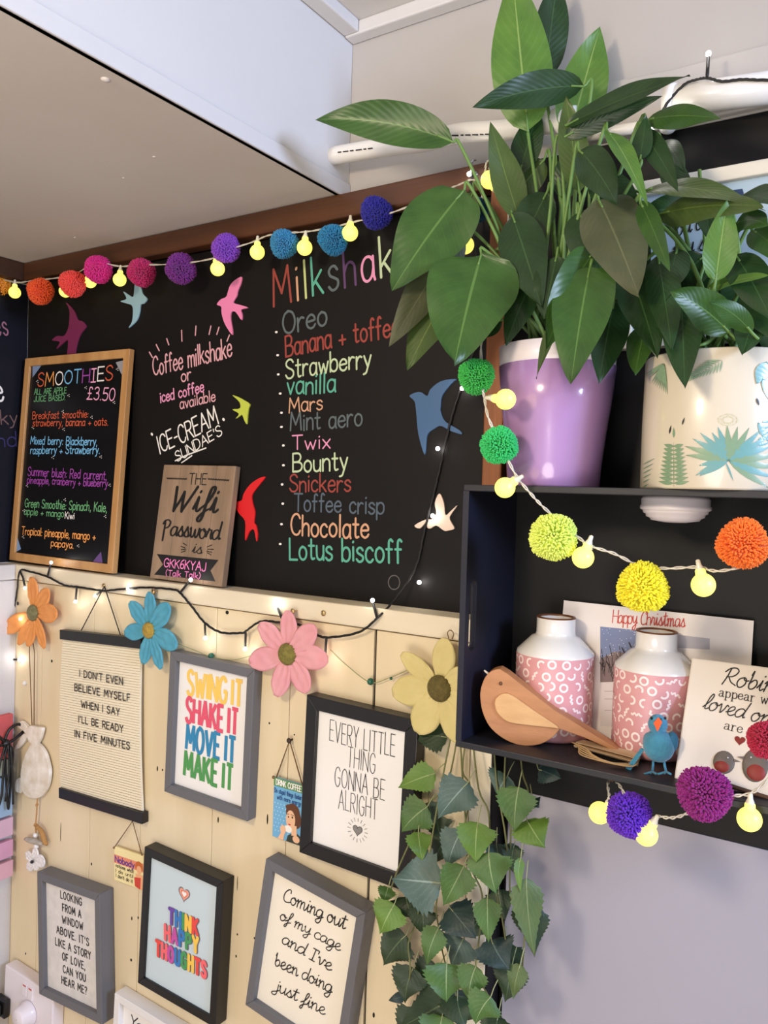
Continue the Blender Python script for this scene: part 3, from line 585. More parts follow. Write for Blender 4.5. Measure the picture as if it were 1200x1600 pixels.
# smoothies board leaning on the rail; wooden password board
def leaning(c4, yb, yt, zb, ztop):
    """plane through the foot line (y=yb at height zb) and the top line (y=yt at ztop)"""
    d = V((0, yt-yb, ztop-zb)).normalized(); N = XU.cross(d); N = N if N.y < 0 else -N
    return (V((0, yb, zb)), N)
zt_ = at(110, 552, -.02).z
pl = leaning(None, -.052, -.020, ZL+.002, zt_)
c4 = [(42.5, 559), (206, 545), (11, 875), (172, 895)]
r, pg, F = picture('framed black smoothies menu board leaning in the left corner of the rail', c4, .021, .016, wood_mat('oak_frame', (206, 160, 104), (168, 120, 70), .4, 'z', 3, .1), mat('black_board', (12, 11, 12), .35), .006, 'menu_board', pl)
r['category'] = 'menu board'
ink = Ink(); I_ = lambda n, c: inkm('pen_'+n, c, .7)
pw, pr_, po, pg_, pb_, pm, pk = I_('white', (240, 236, 232)), I_('red', (206, 92, 60)), I_('orange', (240, 160, 84)), I_('green', (104, 170, 116)), I_('blue', (120, 190, 236)), I_('mauve', (160, 70, 170)), I_('pink', (240, 170, 205))
O, U, W, N = F
for q, c in (([(51, 571), (65, 571), (51, 590)], (120, 140, 175)), ([(181, 566), (194, 563), (190.5, 586)], (150, 150, 160)), ([(27, 838), (33, 858), (22, 864)], (120, 150, 190)), ([(158, 862), (161, 882), (143, 880)], (100, 70, 130))):
    ink.poly(px2((O, U, W, N), q), N, I_('corner%d' % c[0]+str(c[1]), c))
lines = [('SMOOTH|ES', (59, 604), (176, 594), 20, [pr_, po, pw, pb_, pb_, pm, pk, pw, pr_], .1), ('ALL ARE APPLE', (54, 616.5), (104, 614.5), 8.5, pg_, .15), ('JUICE BASED.', (53.5, 628), (102, 625), 8.5, pg_, .15), ('£3.50', (136, 624), (179, 626), 19, pk, .1),
         ('Breakfast smoothie:', (51, 655), (138, 652), 11, pr_, .13), ('strawberry, banana + oats.', (51.5, 666), (169, 664.5), 11, pr_, .13), ('Mixed berry: Blackberry,', (48, 694), (152, 696), 12, pb_, .13), ('raspberry + Strawberry.', (48, 709), (156, 709), 12, pb_, .13),
         ('Summer blush: Red current,', (44, 743), (167, 750), 13, pm, .12), ('pineapple, cranberry + blueberry', (43, 755), (168, 761), 11, pm, .13), ('Green Smoothie: Spinach, Kale,', (39, 792), (167, 800), 13, pg_, .12), ('apple + mango', (38, 804), (100, 808), 11, pg_, .13), ('Kiwi', (102, 810), (116, 811), 10, pw, .15),
         ('Tropical: pineapple, mango +', (34, 835), (149, 844), 12, po, .13), ('papaya.', (80, 853), (115, 857), 11, po, .13)]
for t, a, b, h, c, wt in lines: ink.write(F, t, a, b, h, c, wt, jit=.3)
for x, y in ((57, 596), (182, 577), (106, 618), (133, 606), (177, 629), (97, 643), (142, 652), (50, 668), (98, 671), (81, 715), (156, 714), (41, 759), (170, 758), (100, 781), (36, 798), (163, 807), (35, 839), (121, 853)):
    for dx, dy in ((0, 0), (2, -1.6), (2.4, 1.6)): ink.stroke(px2(F, [(x+dx, y+dy), (x+dx+.8, y+dy)]), .0016, N, pw)
ink.obj('lettering', pg)
zt2 = at(315, 728, -.02).z
pl = leaning(None, -.050, -.018, ZL+.002, zt2)
F, wd, ht = rectF([(257, 725.5), (369, 728.5), (232.5, 903), (346, 917)], pl); O, U, W, N = F
wb = thing('password_board', 'small weathered wooden board lettered The Wifi Password is, leaning on the rail', 'sign', O-W*ht/2)
M_oldw = wood_mat('weathered_wood', (164, 138, 112), (110, 90, 72), .7, 'z', 3, .3); bd = MB()
for i in range(4): bd.obox(F, (-wd/2+wd*i/4+.0004, -ht/2, -.016), (-wd/2+wd*(i+1)/4-.0004, ht/2, 0))
bo = obj('board', bd, M_oldw, wb, .0015)
def wf(x, y): return (x/7.06+220, y/7.06+710)
ink = Ink()
ink.poly(px2(F, [wf(*q) for q in ((178, 1098), (858, 1165), (770, 1282), (825, 1402), (148, 1325), (245, 1215))]), N, M_blk)
ink.write(F, 'THE', wf(530, 330), wf(722, 335), 17, M_blk, .1, gap=2)
ink.write(F, 'Wifi', wf(345, 618), wf(835, 648), 36, M_blk, .13, SC, .12, gap=.3, brush=.55)
ink.write(F, 'Password', wf(240, 888), wf(870, 945), 24, M_blk, .13, SC, .05, gap=.1, brush=.4)
ink.write(F, 'is', wf(565, 1085), wf(672, 1098), 16, M_blk, .12, SC, .1, gap=.2, brush=.4)
for x0, x1, y0, y1 in ((290, 510, 265, 272), (745, 975, 272, 287)):
    ink.stroke(px2(F, [wf(x0+(x1-x0)*k/24, y0+(y1-y0)*k/24+(9 if k % 2 else -9)) for k in range(25)]), .0014, N, M_blk)
    ink.stroke(px2(F, [wf(x0, y0), wf(x1, y1)]), .0012, N, M_blk)
for a, b in (((445, 1015), (490, 1030)), ((470, 980), (510, 1005)), ((450, 1052), (498, 1046)), ((450, 1082), (495, 1064)), ((735, 1022), (790, 998)), ((738, 1045), (802, 1048)), ((730, 1068), (785, 1080)), ((735, 1085), (778, 1110))):
    ink.stroke(px2(F, [wf(*a), wf(*b)]), .0018, N, M_blk)
pkp = inkm('pink_paint_pen', (236, 130, 190))
ink.write(F, 'GKK6KYAJ', wf(255, 1240), wf(715, 1288), 13, pkp, .13, jit=.4); ink.write(F, '(Talk Talk)', wf(278, 1335), wf(655, 1372), 9, pkp, .14, jit=.3)
ink.obj('lettering', bo)

# small hanging wooden plaques
M_twine = mat('brown_twine', (120, 92, 60), .9, bump=.3, bscale=300)
yq = PF-.010
F, wd, ht = rectF([(180, 1323), (226, 1338), (177, 1374), (222, 1391)], (V((0, yq, 1.6)), NB)); O, U, W, N = F
np_ = thing('hanging_plaque', 'tiny plaque reading Nobody notices what I do, hanging under the letter board', 'sign', O-W*ht/2, 'small hanging plaques')
bo = obj('board', MB().obox(F, (-wd/2, -ht/2, -.005), (wd/2, ht/2, 0)), mat('cream_plaque', (240, 226, 168), .5), np_, .0008)
def pq(u, v): return O+U*(u*wd)+W*(v*ht)
ink = Ink()
ink.poly([pq(-.5, .27), pq(.5, .27), pq(.5, .02), pq(-.5, .02)], N, inkm('plaque_coral', (226, 140, 112)))
def wr(t, u0, u1, v, h, m, wt, **k):
    a = pq(u0, v); b = pq(u1, v); d = (b-a)
    st = glyph; ws = [G.get(c, G[' '])[0] for c in t]; gap = 1.6; tot = sum(ws)+gap*(len(t)-1); x = 0
    for c, w0 in zip(t, ws):
        for q in glyph(k.get('style', G), c)[1]: ink.stroke([a+d*((x+p.x)/tot)+W*(p.y*h*ht/10) for p in q], wt*h*ht, N, m)
        x += w0+gap
pp = inkm('plaque_purple', (84, 50, 140))
wr('Nobody', -.46, .2, .06, .17, pp, .2)
for t, v, u1 in (('notices what', -.09, .18), ('I do until', -.24, .16), ("I don't do it", -.39, .14)): wr(t, -.44, u1, v, .1, M_blk, .15)
sk = inkm('plaque_skin', (236, 176, 130)); rd = inkm('plaque_red', (206, 70, 56)); hr = inkm('plaque_hair', (196, 104, 50))
def blob(u, v, a, b, m): ink.poly([pq(u+a*cos(2*pi*k/20), v+b*sin(2*pi*k/20)) for k in range(20)], N, m)
blob(.36, .14, .13, .16, hr); blob(.36, .05, .085, .12, sk); ink.poly([pq(.24, -.08), pq(.5, -.08), pq(.5, -.5), pq(.3, -.5)], N, sk); ink.poly([pq(.2, -.2), pq(.42, -.16), pq(.4, -.5), pq(.22, -.46)], N, rd)
ink.obj('printed_picture', bo)
tw = MB(); ap = at(207, 1283, yq+.002)
tw.tube([pq(-.47, .5), ap, pq(.46, .5)], .0012, 6); tw.ball(pq(-.5, .46), .003, 8, 6); obj('twine', tw, M_twine, np_)
F, wd, ht = rectF([(428.8, 1214), (473, 1226.5), (424.8, 1306), (470, 1322)], (V((0, yq, 1.6)), NB)); O, U, W, N = F
cp = thing('hanging_plaque', 'small plaque headed DRINK COFFEE with a woman sipping from a cup', 'sign', O-W*ht/2, 'small hanging plaques')
bo = obj('board', MB().obox(F, (-wd/2, -ht/2, -.005), (wd/2, ht/2, 0)), mat('blue_plaque', (110, 172, 212), .5), cp, .0008)
ink = Ink(); ink.poly([pq(-.5, .5), pq(.5, .5), pq(.5, .36), pq(-.5, .36)], N, inkm('plaque_green', (88, 140, 84)))
wr('DRINK COFFEE', -.42, .46, .385, .09, pw, .17)
nv = inkm('plaque_navy', (30, 70, 130)); wr('Do stupid things faster', -.46, .48, .25, .075, nv, .13); wr('with more energy', -.36, .46, .15, .075, nv, .13)
dt = inkm('plaque_dots', (190, 222, 238))
for i in range(5):
    for j in range(8):
        u, v = -.44+i*.11+(j % 2)*.055, .08-j*.065
        blob(u, v, .016, .010, dt)
sk2 = inkm('plaque_face', (232, 186, 150)); hb = inkm('plaque_brown_hair', (98, 58, 38))
ink.poly([pq(.0, -.5), pq(.5, -.5), pq(.5, -.36), pq(.28, -.30), pq(.05, -.40)], N, inkm('plaque_blouse', (52, 58, 50)))
blob(.2, .0, .24, .15, hb); blob(.36, -.1, .13, .14, hb); blob(.1, .07, .16, .05, hb)
blob(.13, -.13, .16, .16, sk2); ink.poly([pq(.14, -.22), pq(.34, -.2), pq(.36, -.36), pq(.18, -.38)], N, sk2)
blob(.19, -.08, .03, .018, M_blk); blob(.05, -.09, .02, .015, M_blk); blob(.1, -.21, .045, .012, rd); ink.stroke([pq(.14, -.035), pq(.24, -.045)], .001, N, M_blk); ink.stroke([pq(.0, -.05), pq(.07, -.04)], .001, N, M_blk)
blob(.06, -.29, .13, .06, inkm('plaque_cup', (240, 238, 234))); blob(-.12, -.33, .1, .08, sk2); ink.poly([pq(-.18, -.38), pq(-.06, -.38), pq(-.1, -.5), pq(-.3, -.5)], N, sk2); blob(.34, -.42, .12, .06, sk2)
ink.obj('printed_picture', bo)
tw = MB(); ap = at(452.5, 1157, yq+.001); tw.tube([pq(-.42, .5), ap, pq(.5, .48)], .0015, 6); tw.ball(pq(-.52, .49), .0035, 8, 6); obj('twine', tw, M_twine, cp)
nl = MB().ball(ap+V((0, -.002, 0)), .0055, 12, 8, 0, (1, .6, 1)); nl.tube([ap, ap+V((0, .012, 0))], .002, 6)
obj('nail', nl, mat('old_nail', (70, 56, 44), .6, metal=.5), cp)
def atz(px, py, z):
    d = ray(px, py); return CAM+d*((z-CAM.z)/d.z)
# ------------------------------------------------------------------ black crate fixed to the wall
YF = -.19; M_crate = mat('black_crate_paint', (26, 27, 34), .48, (20, 21, 27), 7, .7, bump=.08, bscale=25)
M_crin = mat('navy_crate_inside', (22, 25, 42), .5, (17, 19, 34), 5, .8, bump=.06, bscale=25)
cx0 = at(723, 800, YF).x; cz1 = at(725, 757, YF).z; cz0 = at(719, 1168, YF).z; cx1 = cx0+.64; T = .010
crate = thing('wooden_crate', 'black painted wooden crate fixed on its side to the wall as a shelf', 'crate', ((cx0+cx1)/2, YF/2, cz0))
obj('top_board', MB().box((cx0, YF, cz1-T), (cx1, -.001, cz1)), M_crate, crate, .0012)
obj('bottom_board', MB().box((cx0, YF, cz0), (cx1, -.001, cz0+T)), M_crate, crate, .0012)
obj('back_board', MB().box((cx0+T, -.008, cz0+T), (cx1-T, -.001, cz1-T)), M_blackp, crate)
sl0, sl1 = atx(735, 906, cx0+T), atx(748, 1013, cx0+T); ya, yb = sl0.y, sl0.y+.024; za, zb = sl1.z, sl0.z
sd = MB(); X1 = V((T, 0, 0)); z0, z1 = cz0+T, cz1-T; yc = (ya+yb)/2; rr = (yb-ya)/2
def yz(l): return [V((cx0, y, z)) for y, z in l]
sd.prism(yz([(YF, z0), (ya, z0), (ya, z1), (YF, z1)]), X1); sd.prism(yz([(yb, z0), (-.001, z0), (-.001, z1), (yb, z1)]), X1)
arc = [(yc+rr*cos(a), rr*sin(a)) for a in [pi*k/8 for k in range(9)]]
sd.prism(yz([(yb, z1), (ya, z1)]+[(y, zb-rr+h) for y, h in arc[::-1]]), X1)
sd.prism(yz([(ya, z0), (yb, z0)]+[(y, za+rr-h) for y, h in arc]), X1)
obj('side_board', sd, M_crin, crate)
obj('side_board', MB().box((cx1-T, YF, cz0+T), (cx1, -.001, cz1-T)), M_crin, crate)
ZF = cz0+T
# round white push light under the crate's top board
c = at(1056, 778, -.10); c.z = cz1-T; k = pxm(c); R0 = 53*k
pkl = thing('push_light', 'round white battery push light stuck under the top of the crate', 'light', (c.x, c.y, c.z-.034))
Mw = mat('white_plastic', (226, 218, 222), .35, coat=.3)
obj('housing', MB().lathe([(.001, 0), (R0*.92, 0), (R0*.97, -.004), (R0*.97, -.012), (R0, -.014), (R0, -.018), (R0*.93, -.020)], c), Mw, pkl)
obj('lens', MB().lathe([(R0*.93, -.0195), (R0*.9, -.024), (R0*.84, -.025), (R0*.82, -.029), (R0*.72, -.031), (R0*.68, -.034), (R0*.3, -.037), (.001, -.0375)], c), Mw, pkl)

# ------------------------------------------------------------------ things standing in the crate
M_gwhite = mat('white_glaze', (226, 222, 214), .22, coat=.5); M_pinkg = mat('pink_glaze', (216, 158, 158), .4, (208, 146, 148), 20, .5); M_brim = mat('brown_rim', (110, 66, 36), .4)
M_sq = mat('cream_squiggle', (244, 226, 220), .4)
def vase(px, py, wpx, topy, label, seed):
    c = atz(px, py, ZF); k = pxm(c+V((0, 0, .08))); R = wpx*k/2; H = (py-topy)*k*1.0
    t = thing('milk_churn_vase', label, 'vase', c, 'pink patterned churn vases')
    zs = H*.69; prof = [(R*.9, 0), (R*.97, .003), (R, .008), (R, zs*.5), (R, zs)]
    mb = MB(); mb.lathe([(.001, .001)]+prof, (c.x, c.y, c.z), 64, 1)
    mb.lathe([(R, zs), (R*.985, zs+.004), (R*.62, H*.83), (R*.52, H*.845), (R*.5, H*.87), (R*.5, H*.985), (R*.51, H*.99)], c, 64, 0)
    mb.lathe([(R*.51, H*.99), (R*.495, H), (R*.44, H), (R*.43, H*.985)], c, 64, 2); mb.lathe([(R*.43, H*.985), (R*.43, H*.86), (R*.6, H*.8), (.001, H*.5)], c, 48, 0)
    rnd = random.Random(seed); RR = R+.0004; mi = 3
    def onc(u, v): return V((c.x+RR*cos(u/R), c.y+RR*sin(u/R), c.z+v))
    def strip(pts, wd):
        vs = []; n = len(pts)
        for i, (u, v) in enumerate(pts):
            a = pts[max(i-1, 0)]; b = pts[min(i+1, n-1)]; du, dv = b[0]-a[0], b[1]-a[1]; L = sqrt(du*du+dv*dv) or 1
            vs += [onc(u-dv/L*wd/2, v+du/L*wd/2), onc(u+dv/L*wd/2, v-du/L*wd/2)]
        mb.add(vs, [(2*i, 2*i+1, 2*i+3, 2*i+2) for i in range(n-1)], mi, True)
    g = R*.30; rows = int((zs-.012)/g); cols = int(2*pi*R/g); 
    for i in range(rows+1):
        for j in range(cols):
            u = (j+.5*(i % 2))*2*pi*R/cols + rnd.uniform(-.15, .15)*g; v = .010+(i+.5)*(zs-.010)/(rows+1)+rnd.uniform(-.12, .12)*g
            ty = rnd.choice('ooowwccc'); a0 = rnd.uniform(0, 6.28); s = g*.31
            if ty == 'o': strip([(u+s*cos(2*pi*q/14), v+s*sin(2*pi*q/14)) for q in range(15)], g*.17)
            elif ty == 'c': strip([(u+s*cos(a0+pi*1.1*q/8), v+s*sin(a0+pi*1.1*q/8)) for q in range(9)], g*.17)
            else: strip([(u+((q-6)*g*.075)*cos(a0)-g*.1*sin(q*1.35)*sin(a0), v+((q-6)*g*.075)*sin(a0)*.9+g*.1*sin(q*1.35)*cos(a0)) for q in range(13)], g*.15)
    obj('vase_body', mb, [M_gwhite, M_pinkg, M_brim, M_sq], t); return t
vase(863, 1146, 119, 962, 'pink and white churn vase behind the wooden bird', 3)
vase(1019, 1173, 124, 984, 'pink and white churn vase behind the blue felt bird', 8)
# wooden bird
def wbp(x, y): return (x/4.444+740, y/4.444+1020)
b0 = atz(*wbp(390, 648), ZF); b1 = atz(*wbp(1100, 738), ZF); dU = (b1-b0).normalized(); Nn = dU.cross(ZU); Nn = Nn if Nn.y < 0 else -Nn
FBd = (b0, dU, ZU, Nn)
wbird = thing('wooden_bird', 'carved wooden bird with a pale inset wing in the left of the crate', 'ornament', b0)
out = catmull(px2(FBd, [wbp(*q) for q in ((180, 112), (130, 124), (85, 162), (55, 230), (45, 300), (60, 405), (110, 512), (200, 592), (300, 637), (390, 646), (470, 632), (545, 590), (600, 530))]), 4)+px2(FBd, [wbp(*q) for q in ((770, 590), (1100, 736), (1085, 720), (560, 398), (230, 142))])
M_oak = wood_mat('bird_wood', (190, 132, 84), (158, 104, 62), .5, 'x', 5, .12); M_pale = wood_mat('wing_wood', (216, 172, 118), (190, 144, 92), .55, 'x', 7, .12)
obj('body', MB().prism(out, -Nn*.028), M_oak, wbird, .002)
wing = catmull(px2(FBd, [wbp(*q) for q in ((590, 515), (520, 515), (300, 490), (220, 465), (165, 410), (148, 350), (165, 305), (210, 280), (275, 297), (430, 405))]), 4, True)
obj('wing', MB().prism([p+Nn*.0035 for p in wing], -Nn*.005), M_pale, wbird, .0015)
ey = px2(FBd, [wbp(188, 213)])[0]; obj('eye', MB().ball(ey, .003, 10, 6), mat('dark_wood_eye', (100, 62, 36), .5), wbird)
bk = px2(FBd, [wbp(95, 158), wbp(62, 132)]); obj('beak', MB().tube([p-Nn*.012 for p in bk], [.0022, .0012], 8), mat('pale_beak', (230, 222, 206), .5), wbird)
# folded paper tags with raffia
tg = thing('paper_tags', 'small bundle of folded brown paper tags tied with raffia beside the wooden bird', 'paper tags', atz(945, 1190, ZF))
M_tag = mat('kraft_paper', (206, 176, 138), .8, (190, 158, 120), 30, .6); q = [atz(*p, ZF) for p in ((893, 1172), (905, 1168), (997, 1190), (990, 1199), (940, 1194))]
for i in range(3):
    o = V((.002*i, -.003*i, .0015+.0045*i)); obj('tag', MB().prism([p+o+V((0, .012-.006*(i % 2), 0)) for p in (q[0], q[1], q[2], q[3])], V((0, 0, .0012))), M_tag, tg)
tw = MB()
for s_ in range(5): tw.tube(catmull([q[0]+V((.004*s_, -.002*s_, .012)), q[4].lerp(q[0], .5)+V((0, -.004-.003*s_, .014-.002*s_)), q[4]+V((.01*s_, -.003, .006)), q[3]+V((.006, .002*s_, .004+.002*s_))]), .0011, 6)
obj('raffia', tw, mat('raffia', (180, 146, 100), .8), tg)
# blue felt bird
fp = atz(1025, 1210, ZF); kk = pxm(fp+V((0, 0, .03))); Ff = (fp, XU, ZU, NB)
def fb(x, y, dz=0.): return onplane(x/4.445+1000, y/4.445+900, fp, NB)+NB*dz
felt = mat('blue_felt', (74, 148, 176), .95, (52, 120, 150), 60, .6, bump=.6, bscale=260, sheen=.3); feltd = mat('dark_blue_felt', (50, 108, 132), .95, (36, 88, 112), 60, .6, bump=.6, bscale=260)
fbird = thing('felt_bird', 'turquoise felted wool bird with an orange beak in front of the churn vase', 'ornament', fp)
obj('body', MB().ball(fb(130, 1178), 24*kk, 24, 16, 0, (1, .95, 1.06)), felt, fbird); hd = obj('head', MB().ball(fb(124, 1030), 15*kk, 20, 14, 0, (1, .95, 1.05)), felt, fbird)
obj('beak', MB().prism([fb(145, 965, 14*kk), fb(172, 1000, 13*kk), fb(146, 1062, 19*kk), fb(110, 1005, 13*kk)], NB*.003), mat('orange_felt', (236, 96, 48), .9), hd, .001)
for ex in (92, 186): obj('eye', MB().ball(fb(ex, 978, 10*kk), 2.2*kk, 8, 6), M_blk, hd)
obj('wing', MB().ball(fb(52, 1150, -.002), 14*kk, 16, 10, 0, (.55, .7, 1.0)), felt, fbird); obj('wing', MB().ball(fb(214, 1160, -.006), 16*kk, 16, 10, 0, (.6, .8, 1.0)), feltd, fbird)
for lx, fx in ((95, 85), (162, 182)):
    l = MB(); l.tube([fb(lx, 1255), fb((lx+fx)/2, 1320), fb(fx, 1362)], 1.9*kk, 8)
    for ox in (-48, -6, 40): l.tube([fb(fx, 1360), fb(fx+ox, 1366, .004+.004*abs(ox)/48)], 1.7*kk, 8)
    obj('leg', l, felt, fbird)
obj('tail', MB().prism([fb(0, 1200, -.004), fb(22, 1215, -.004), fb(-60, 1345, .004), fb(-95, 1330, .004)], V((0, .003, 0))), felt, fbird)
# robin sign leaning in the crate
pb0 = atz(1053, 1216, ZF); lo, hi = pb0.y, 0.0
for _ in range(40):
    mid = (lo+hi)/2
    if at(1081, 1027, mid).x < pb0.x: hi = mid
    else: lo = mid
pt0 = at(1081, 1027, min(lo, pb0.y+.085)); dW = (V((pb0.x, pt0.y, pt0.z))-pb0).normalized(); NR = XU.cross(dW); NR = NR if NR.y < 0 else -NR
hR = (V((pb0.x, pt0.y, pt0.z))-pb0).length; wR = hR*1.02; rq = Matrix.Rotation(math.atan2(pt0.x-pb0.x, hR)*.5, 3, NR)
dU_ = rq @ XU; dW = rq @ dW
if dW.x < 0: rq = rq.inverted(); dW = rq @ (rq @ dW); dU_ = rq @ XU
FR = (pb0, dU_, dW, NR); pb0.z += max(0, -dU_.z*wR)
rs = thing('robin_sign', 'cream wooden block sign lettered Robins appear, with two pebble robins', 'sign', pb0+XU*wR/2)
rb = obj('board', MB().obox(FR, (0, 0, -.018), (wR, hR, 0)), mat('cream_block', (232, 222, 208), .5, (222, 210, 194), 8, .7), rs, .002)
ink = Ink()
ink.write(FR, 'Robins', (1127, 1069), (1222, 1086), 27, M_blk, .07, SC, .25, gap=.2)
ink.write(FR, 'appear when', (1123, 1088), (1232, 1106), 15, M_blk, .085, SF, gap=1.6, brush=.45); ink.write(FR, 'loved ones', (1097, 1107), (1228, 1140), 24, M_blk, .065, SC, .25, gap=.3); ink.write(FR, 'are near', (1131, 1139), (1211, 1158), 15, M_blk, .085, SF, gap=1.6, brush=.45)
ink.poly(heartpts(FR, 1156, 1157, .014), NR, inkm('robin_heart', (130, 44, 36)))
ink.obj('lettering', rb)
Mpb = mat('grey_pebble', (118, 108, 98), .6, (96, 88, 80), 60, .6); Mrd = mat('red_breast', (140, 46, 36), .55)
def onR(x, y): return onplane(x, y, FR[0], NR)
for (ex, ey_, rx, ry, fx) in ((1131, 1191, 16, 18, 1), (1180, 1196, 19, 26, -1)):
    c = onR(ex, ey_); k = pxm(c); rot = Matrix((XU, dW, NR)).transposed()
    pe = obj('pebble_robin', MB().ball(c, 1, 20, 12, 0, (rx*k, ry*k, .0036), rot), Mpb, rs)
    obj('breast', MB().ball(c-dW*ry*k*.34-XU*fx*rx*k*.08, 1, 20, 10, 0, (rx*k*.80, ry*k*.60, .0046), rot), Mrd, pe)
    obj('eye', MB().ball(c+dW*ry*k*.4+XU*fx*rx*k*.35+NR*.0036, .0011, 8, 6), M_wframe, pe)
    h = c+dW*ry*k*.3+XU*fx*rx*k*.9; obj('beak', MB().prism([h+dW*.002, h-dW*.002, h+XU*fx*.008], NR*.002), Mpb, pe)
obj('twig', MB().tube(catmull([onR(1140, 1228)+NR*.003, onR(1170, 1238)+NR*.004, onR(1210, 1250)+NR*.003, onR(1250, 1258)+NR*.003]), .003, 8), wood_mat('twig_bark', (96, 66, 44), (60, 40, 26), .8, 'x', 6), rs)
# Christmas card standing at the back
yb_ = -.045; tl, tr = at(881, 938, -.018), at(1178, 966, -.018); card0 = V((tl.x, yb_, ZF)); dC = (V((tl.x, -.018, tl.z))-card0).normalized(); NC = XU.cross(dC); NC = NC if NC.y < 0 else -NC
FC = (card0, XU, dC, NC); hC = (V((tl.x, -.018, tl.z))-card0).length; wC = tr.x-tl.x
cdp = thing('christmas_card', 'white Happy Christmas card standing behind the pink vases', 'card', card0+XU*wC/2)
cc_ = obj('card', MB().prism([card0, card0+XU*wC, card0+XU*wC+dC*(hC-.002), card0+dC*hC], -NC*.0015), mat('white_card', (226, 218, 214), .5), cdp)
ink = Ink(); crd = inkm('card_red', (196, 70, 64)); ink.write(FC, 'Happy Christmas', (957, 973), (1070, 980), 20, crd, .07, SC, .1, gap=.5)
ink.poly(px2(FC, [(938, 979), (1000, 985), (1000, 1068), (938, 1068)]), NC, inkm('snow_sky', (120, 132, 168)))
ink.poly(px2(FC, [(938, 1030), (960, 1018), (1000, 1022), (1000, 1068), (938, 1068)]), NC, inkm('dusk_hedge', (126, 110, 110)))
ink.poly(px2(FC, [(938, 1066), (1010, 1064), (1010, 1135), (938, 1135)]), NC, inkm('snow_field', (214, 208, 208)))
rnd = random.Random(4); bt = inkm('bare_tree', (50, 40, 44)); sn = inkm('snowflake', (226, 228, 238))
for i in range(26):
    x = rnd.uniform(940, 998); y0 = rnd.uniform(1040, 1066); h = rnd.uniform(12, 34); ink.stroke(px2(FC, [(x, y0), (x+rnd.uniform(-3, 3), y0-h*.5), (x+rnd.uniform(-7, 7), y0-h)]), .0009, NC, bt)
for q in (((985, 1068), (984, 1040), (990, 1018), (996, 1000)), ((985, 1040), (976, 1020), (972, 1012)), ((988, 1025), (1000, 1012)), ((984, 1030), (970, 1026)), ((990, 1018), (983, 1004))): ink.stroke(px2(FC, q), .0018, NC, bt)
for i in range(60):
    a = px2(FC, [(rnd.uniform(940, 998), rnd.uniform(982, 1030))])[0]; ink.stroke([a, a+XU*.0004], .0009, NC, sn)
for y in (1080, 1092, 1110): ink.stroke(px2(FC, [(945, y), (1005, y+1)]), .0008, NC, inkm('field_line', (160, 152, 152)))
ink.poly(px2(FC, [(1060, 992), (1109, 998), (1109, 1015), (1060, 1012)]), NC, inkm('card_grey', (176, 172, 180)))
ink.obj('printed_picture', cc_)

# ------------------------------------------------------------------ leaves
LM = [leaf_mat('lily_green', (64, 100, 40), (42, 74, 28), (98, 134, 66)), leaf_mat('lily_dark', (42, 72, 34), (28, 52, 25), (66, 100, 54)), leaf_mat('lily_bright', (104, 146, 58), (76, 116, 48), (160, 186, 104), .4, .3),
      leaf_mat('lily_grey', (84, 88, 60), (66, 74, 48), (106, 110, 78), .55, .1), leaf_mat('lily_olive', (80, 100, 44), (58, 80, 36), (112, 132, 66))]
M_stalk = mat('lily_stalk', (96, 130, 62), .45); M_tip = None
VM = [leaf_mat('birch_green', (80, 114, 50), (56, 90, 38), (146, 168, 112), .5, .1, 7), leaf_mat('birch_blue', (84, 108, 98), (64, 88, 82), (150, 170, 160), .5, .1, 7), leaf_mat('birch_dark', (44, 66, 36), (32, 52, 30), (90, 112, 76), .5, .1, 7),
      leaf_mat('birch_bright', (108, 142, 54), (80, 116, 42), (164, 186, 120), .5, .15, 7), leaf_mat('birch_deep_teal', (38, 62, 58), (27, 48, 46), (92, 112, 104), .5, .1, 7), leaf_mat('birch_olive', (92, 112, 62), (66, 90, 48), (138, 150, 100), .5, .1, 7)]
def lanceo(t): return (max(t, 0)**.62)*(max(1-t, 0)**.95)*2.72
def broad(t): return (max(t, 0)**.40)*(max(1-t, 0)**.80)*2.02
def birch(t):
    K_ = [(0, 0), (.05, .42), (.14, .88), (.24, 1), (.4, .9), (.6, .62), (.78, .34), (.9, .14), (1, 0)]
    for (a, b), (c, d) in zip(K_, K_[1:]):
        if t <= c: return b+(d-b)*(t-a)/(c-a)
    return 0
def leafmesh(P0, P1, P2, wd, N0, prof=lanceo, fold=.25, n=18, ns=8, teeth=0, wave=.0, curl=0., seed=0):
    mb = MB(); vs = []; uv = []; rnd = random.Random(seed); ph = rnd.uniform(0, 6)
    if teeth: n = teeth*2
    for i in range(n+1):
        t = i/n; p = P0*(1-t)**2+P1*2*t*(1-t)+P2*t*t; tg_ = ((P1-P0)*(1-t)+(P2-P1)*t).normalized()
        b = tg_.cross(N0); b = b.normalized() if b.length > 1e-4 else tg_.orthogonal().normalized(); nn = b.cross(tg_).normalized()
        if nn.dot(N0) < 0: nn = -nn
        h = wd/2*prof(t)
        if teeth: h *= (1.0 if i % 2 else .86)
        for j in range(ns+1):
            u = -1+2*j/ns; a = abs(u)
            back = 0.02*wd if (teeth and i % 2 == 1 and a > .99) else 0
            q = p + b*(u*h) + nn*(fold*h*a + curl*h*a*a + wave*wd*sin(t*9+ph+u*1.5)*a) - tg_*back
            vs.append(q); uv.append((u, t))
    fs = [(i*(ns+1)+j, i*(ns+1)+j+1, (i+1)*(ns+1)+j+1, (i+1)*(ns+1)+j) for i in range(n) for j in range(ns)]
    return mb.add(vs, fs, 0, True, uv)
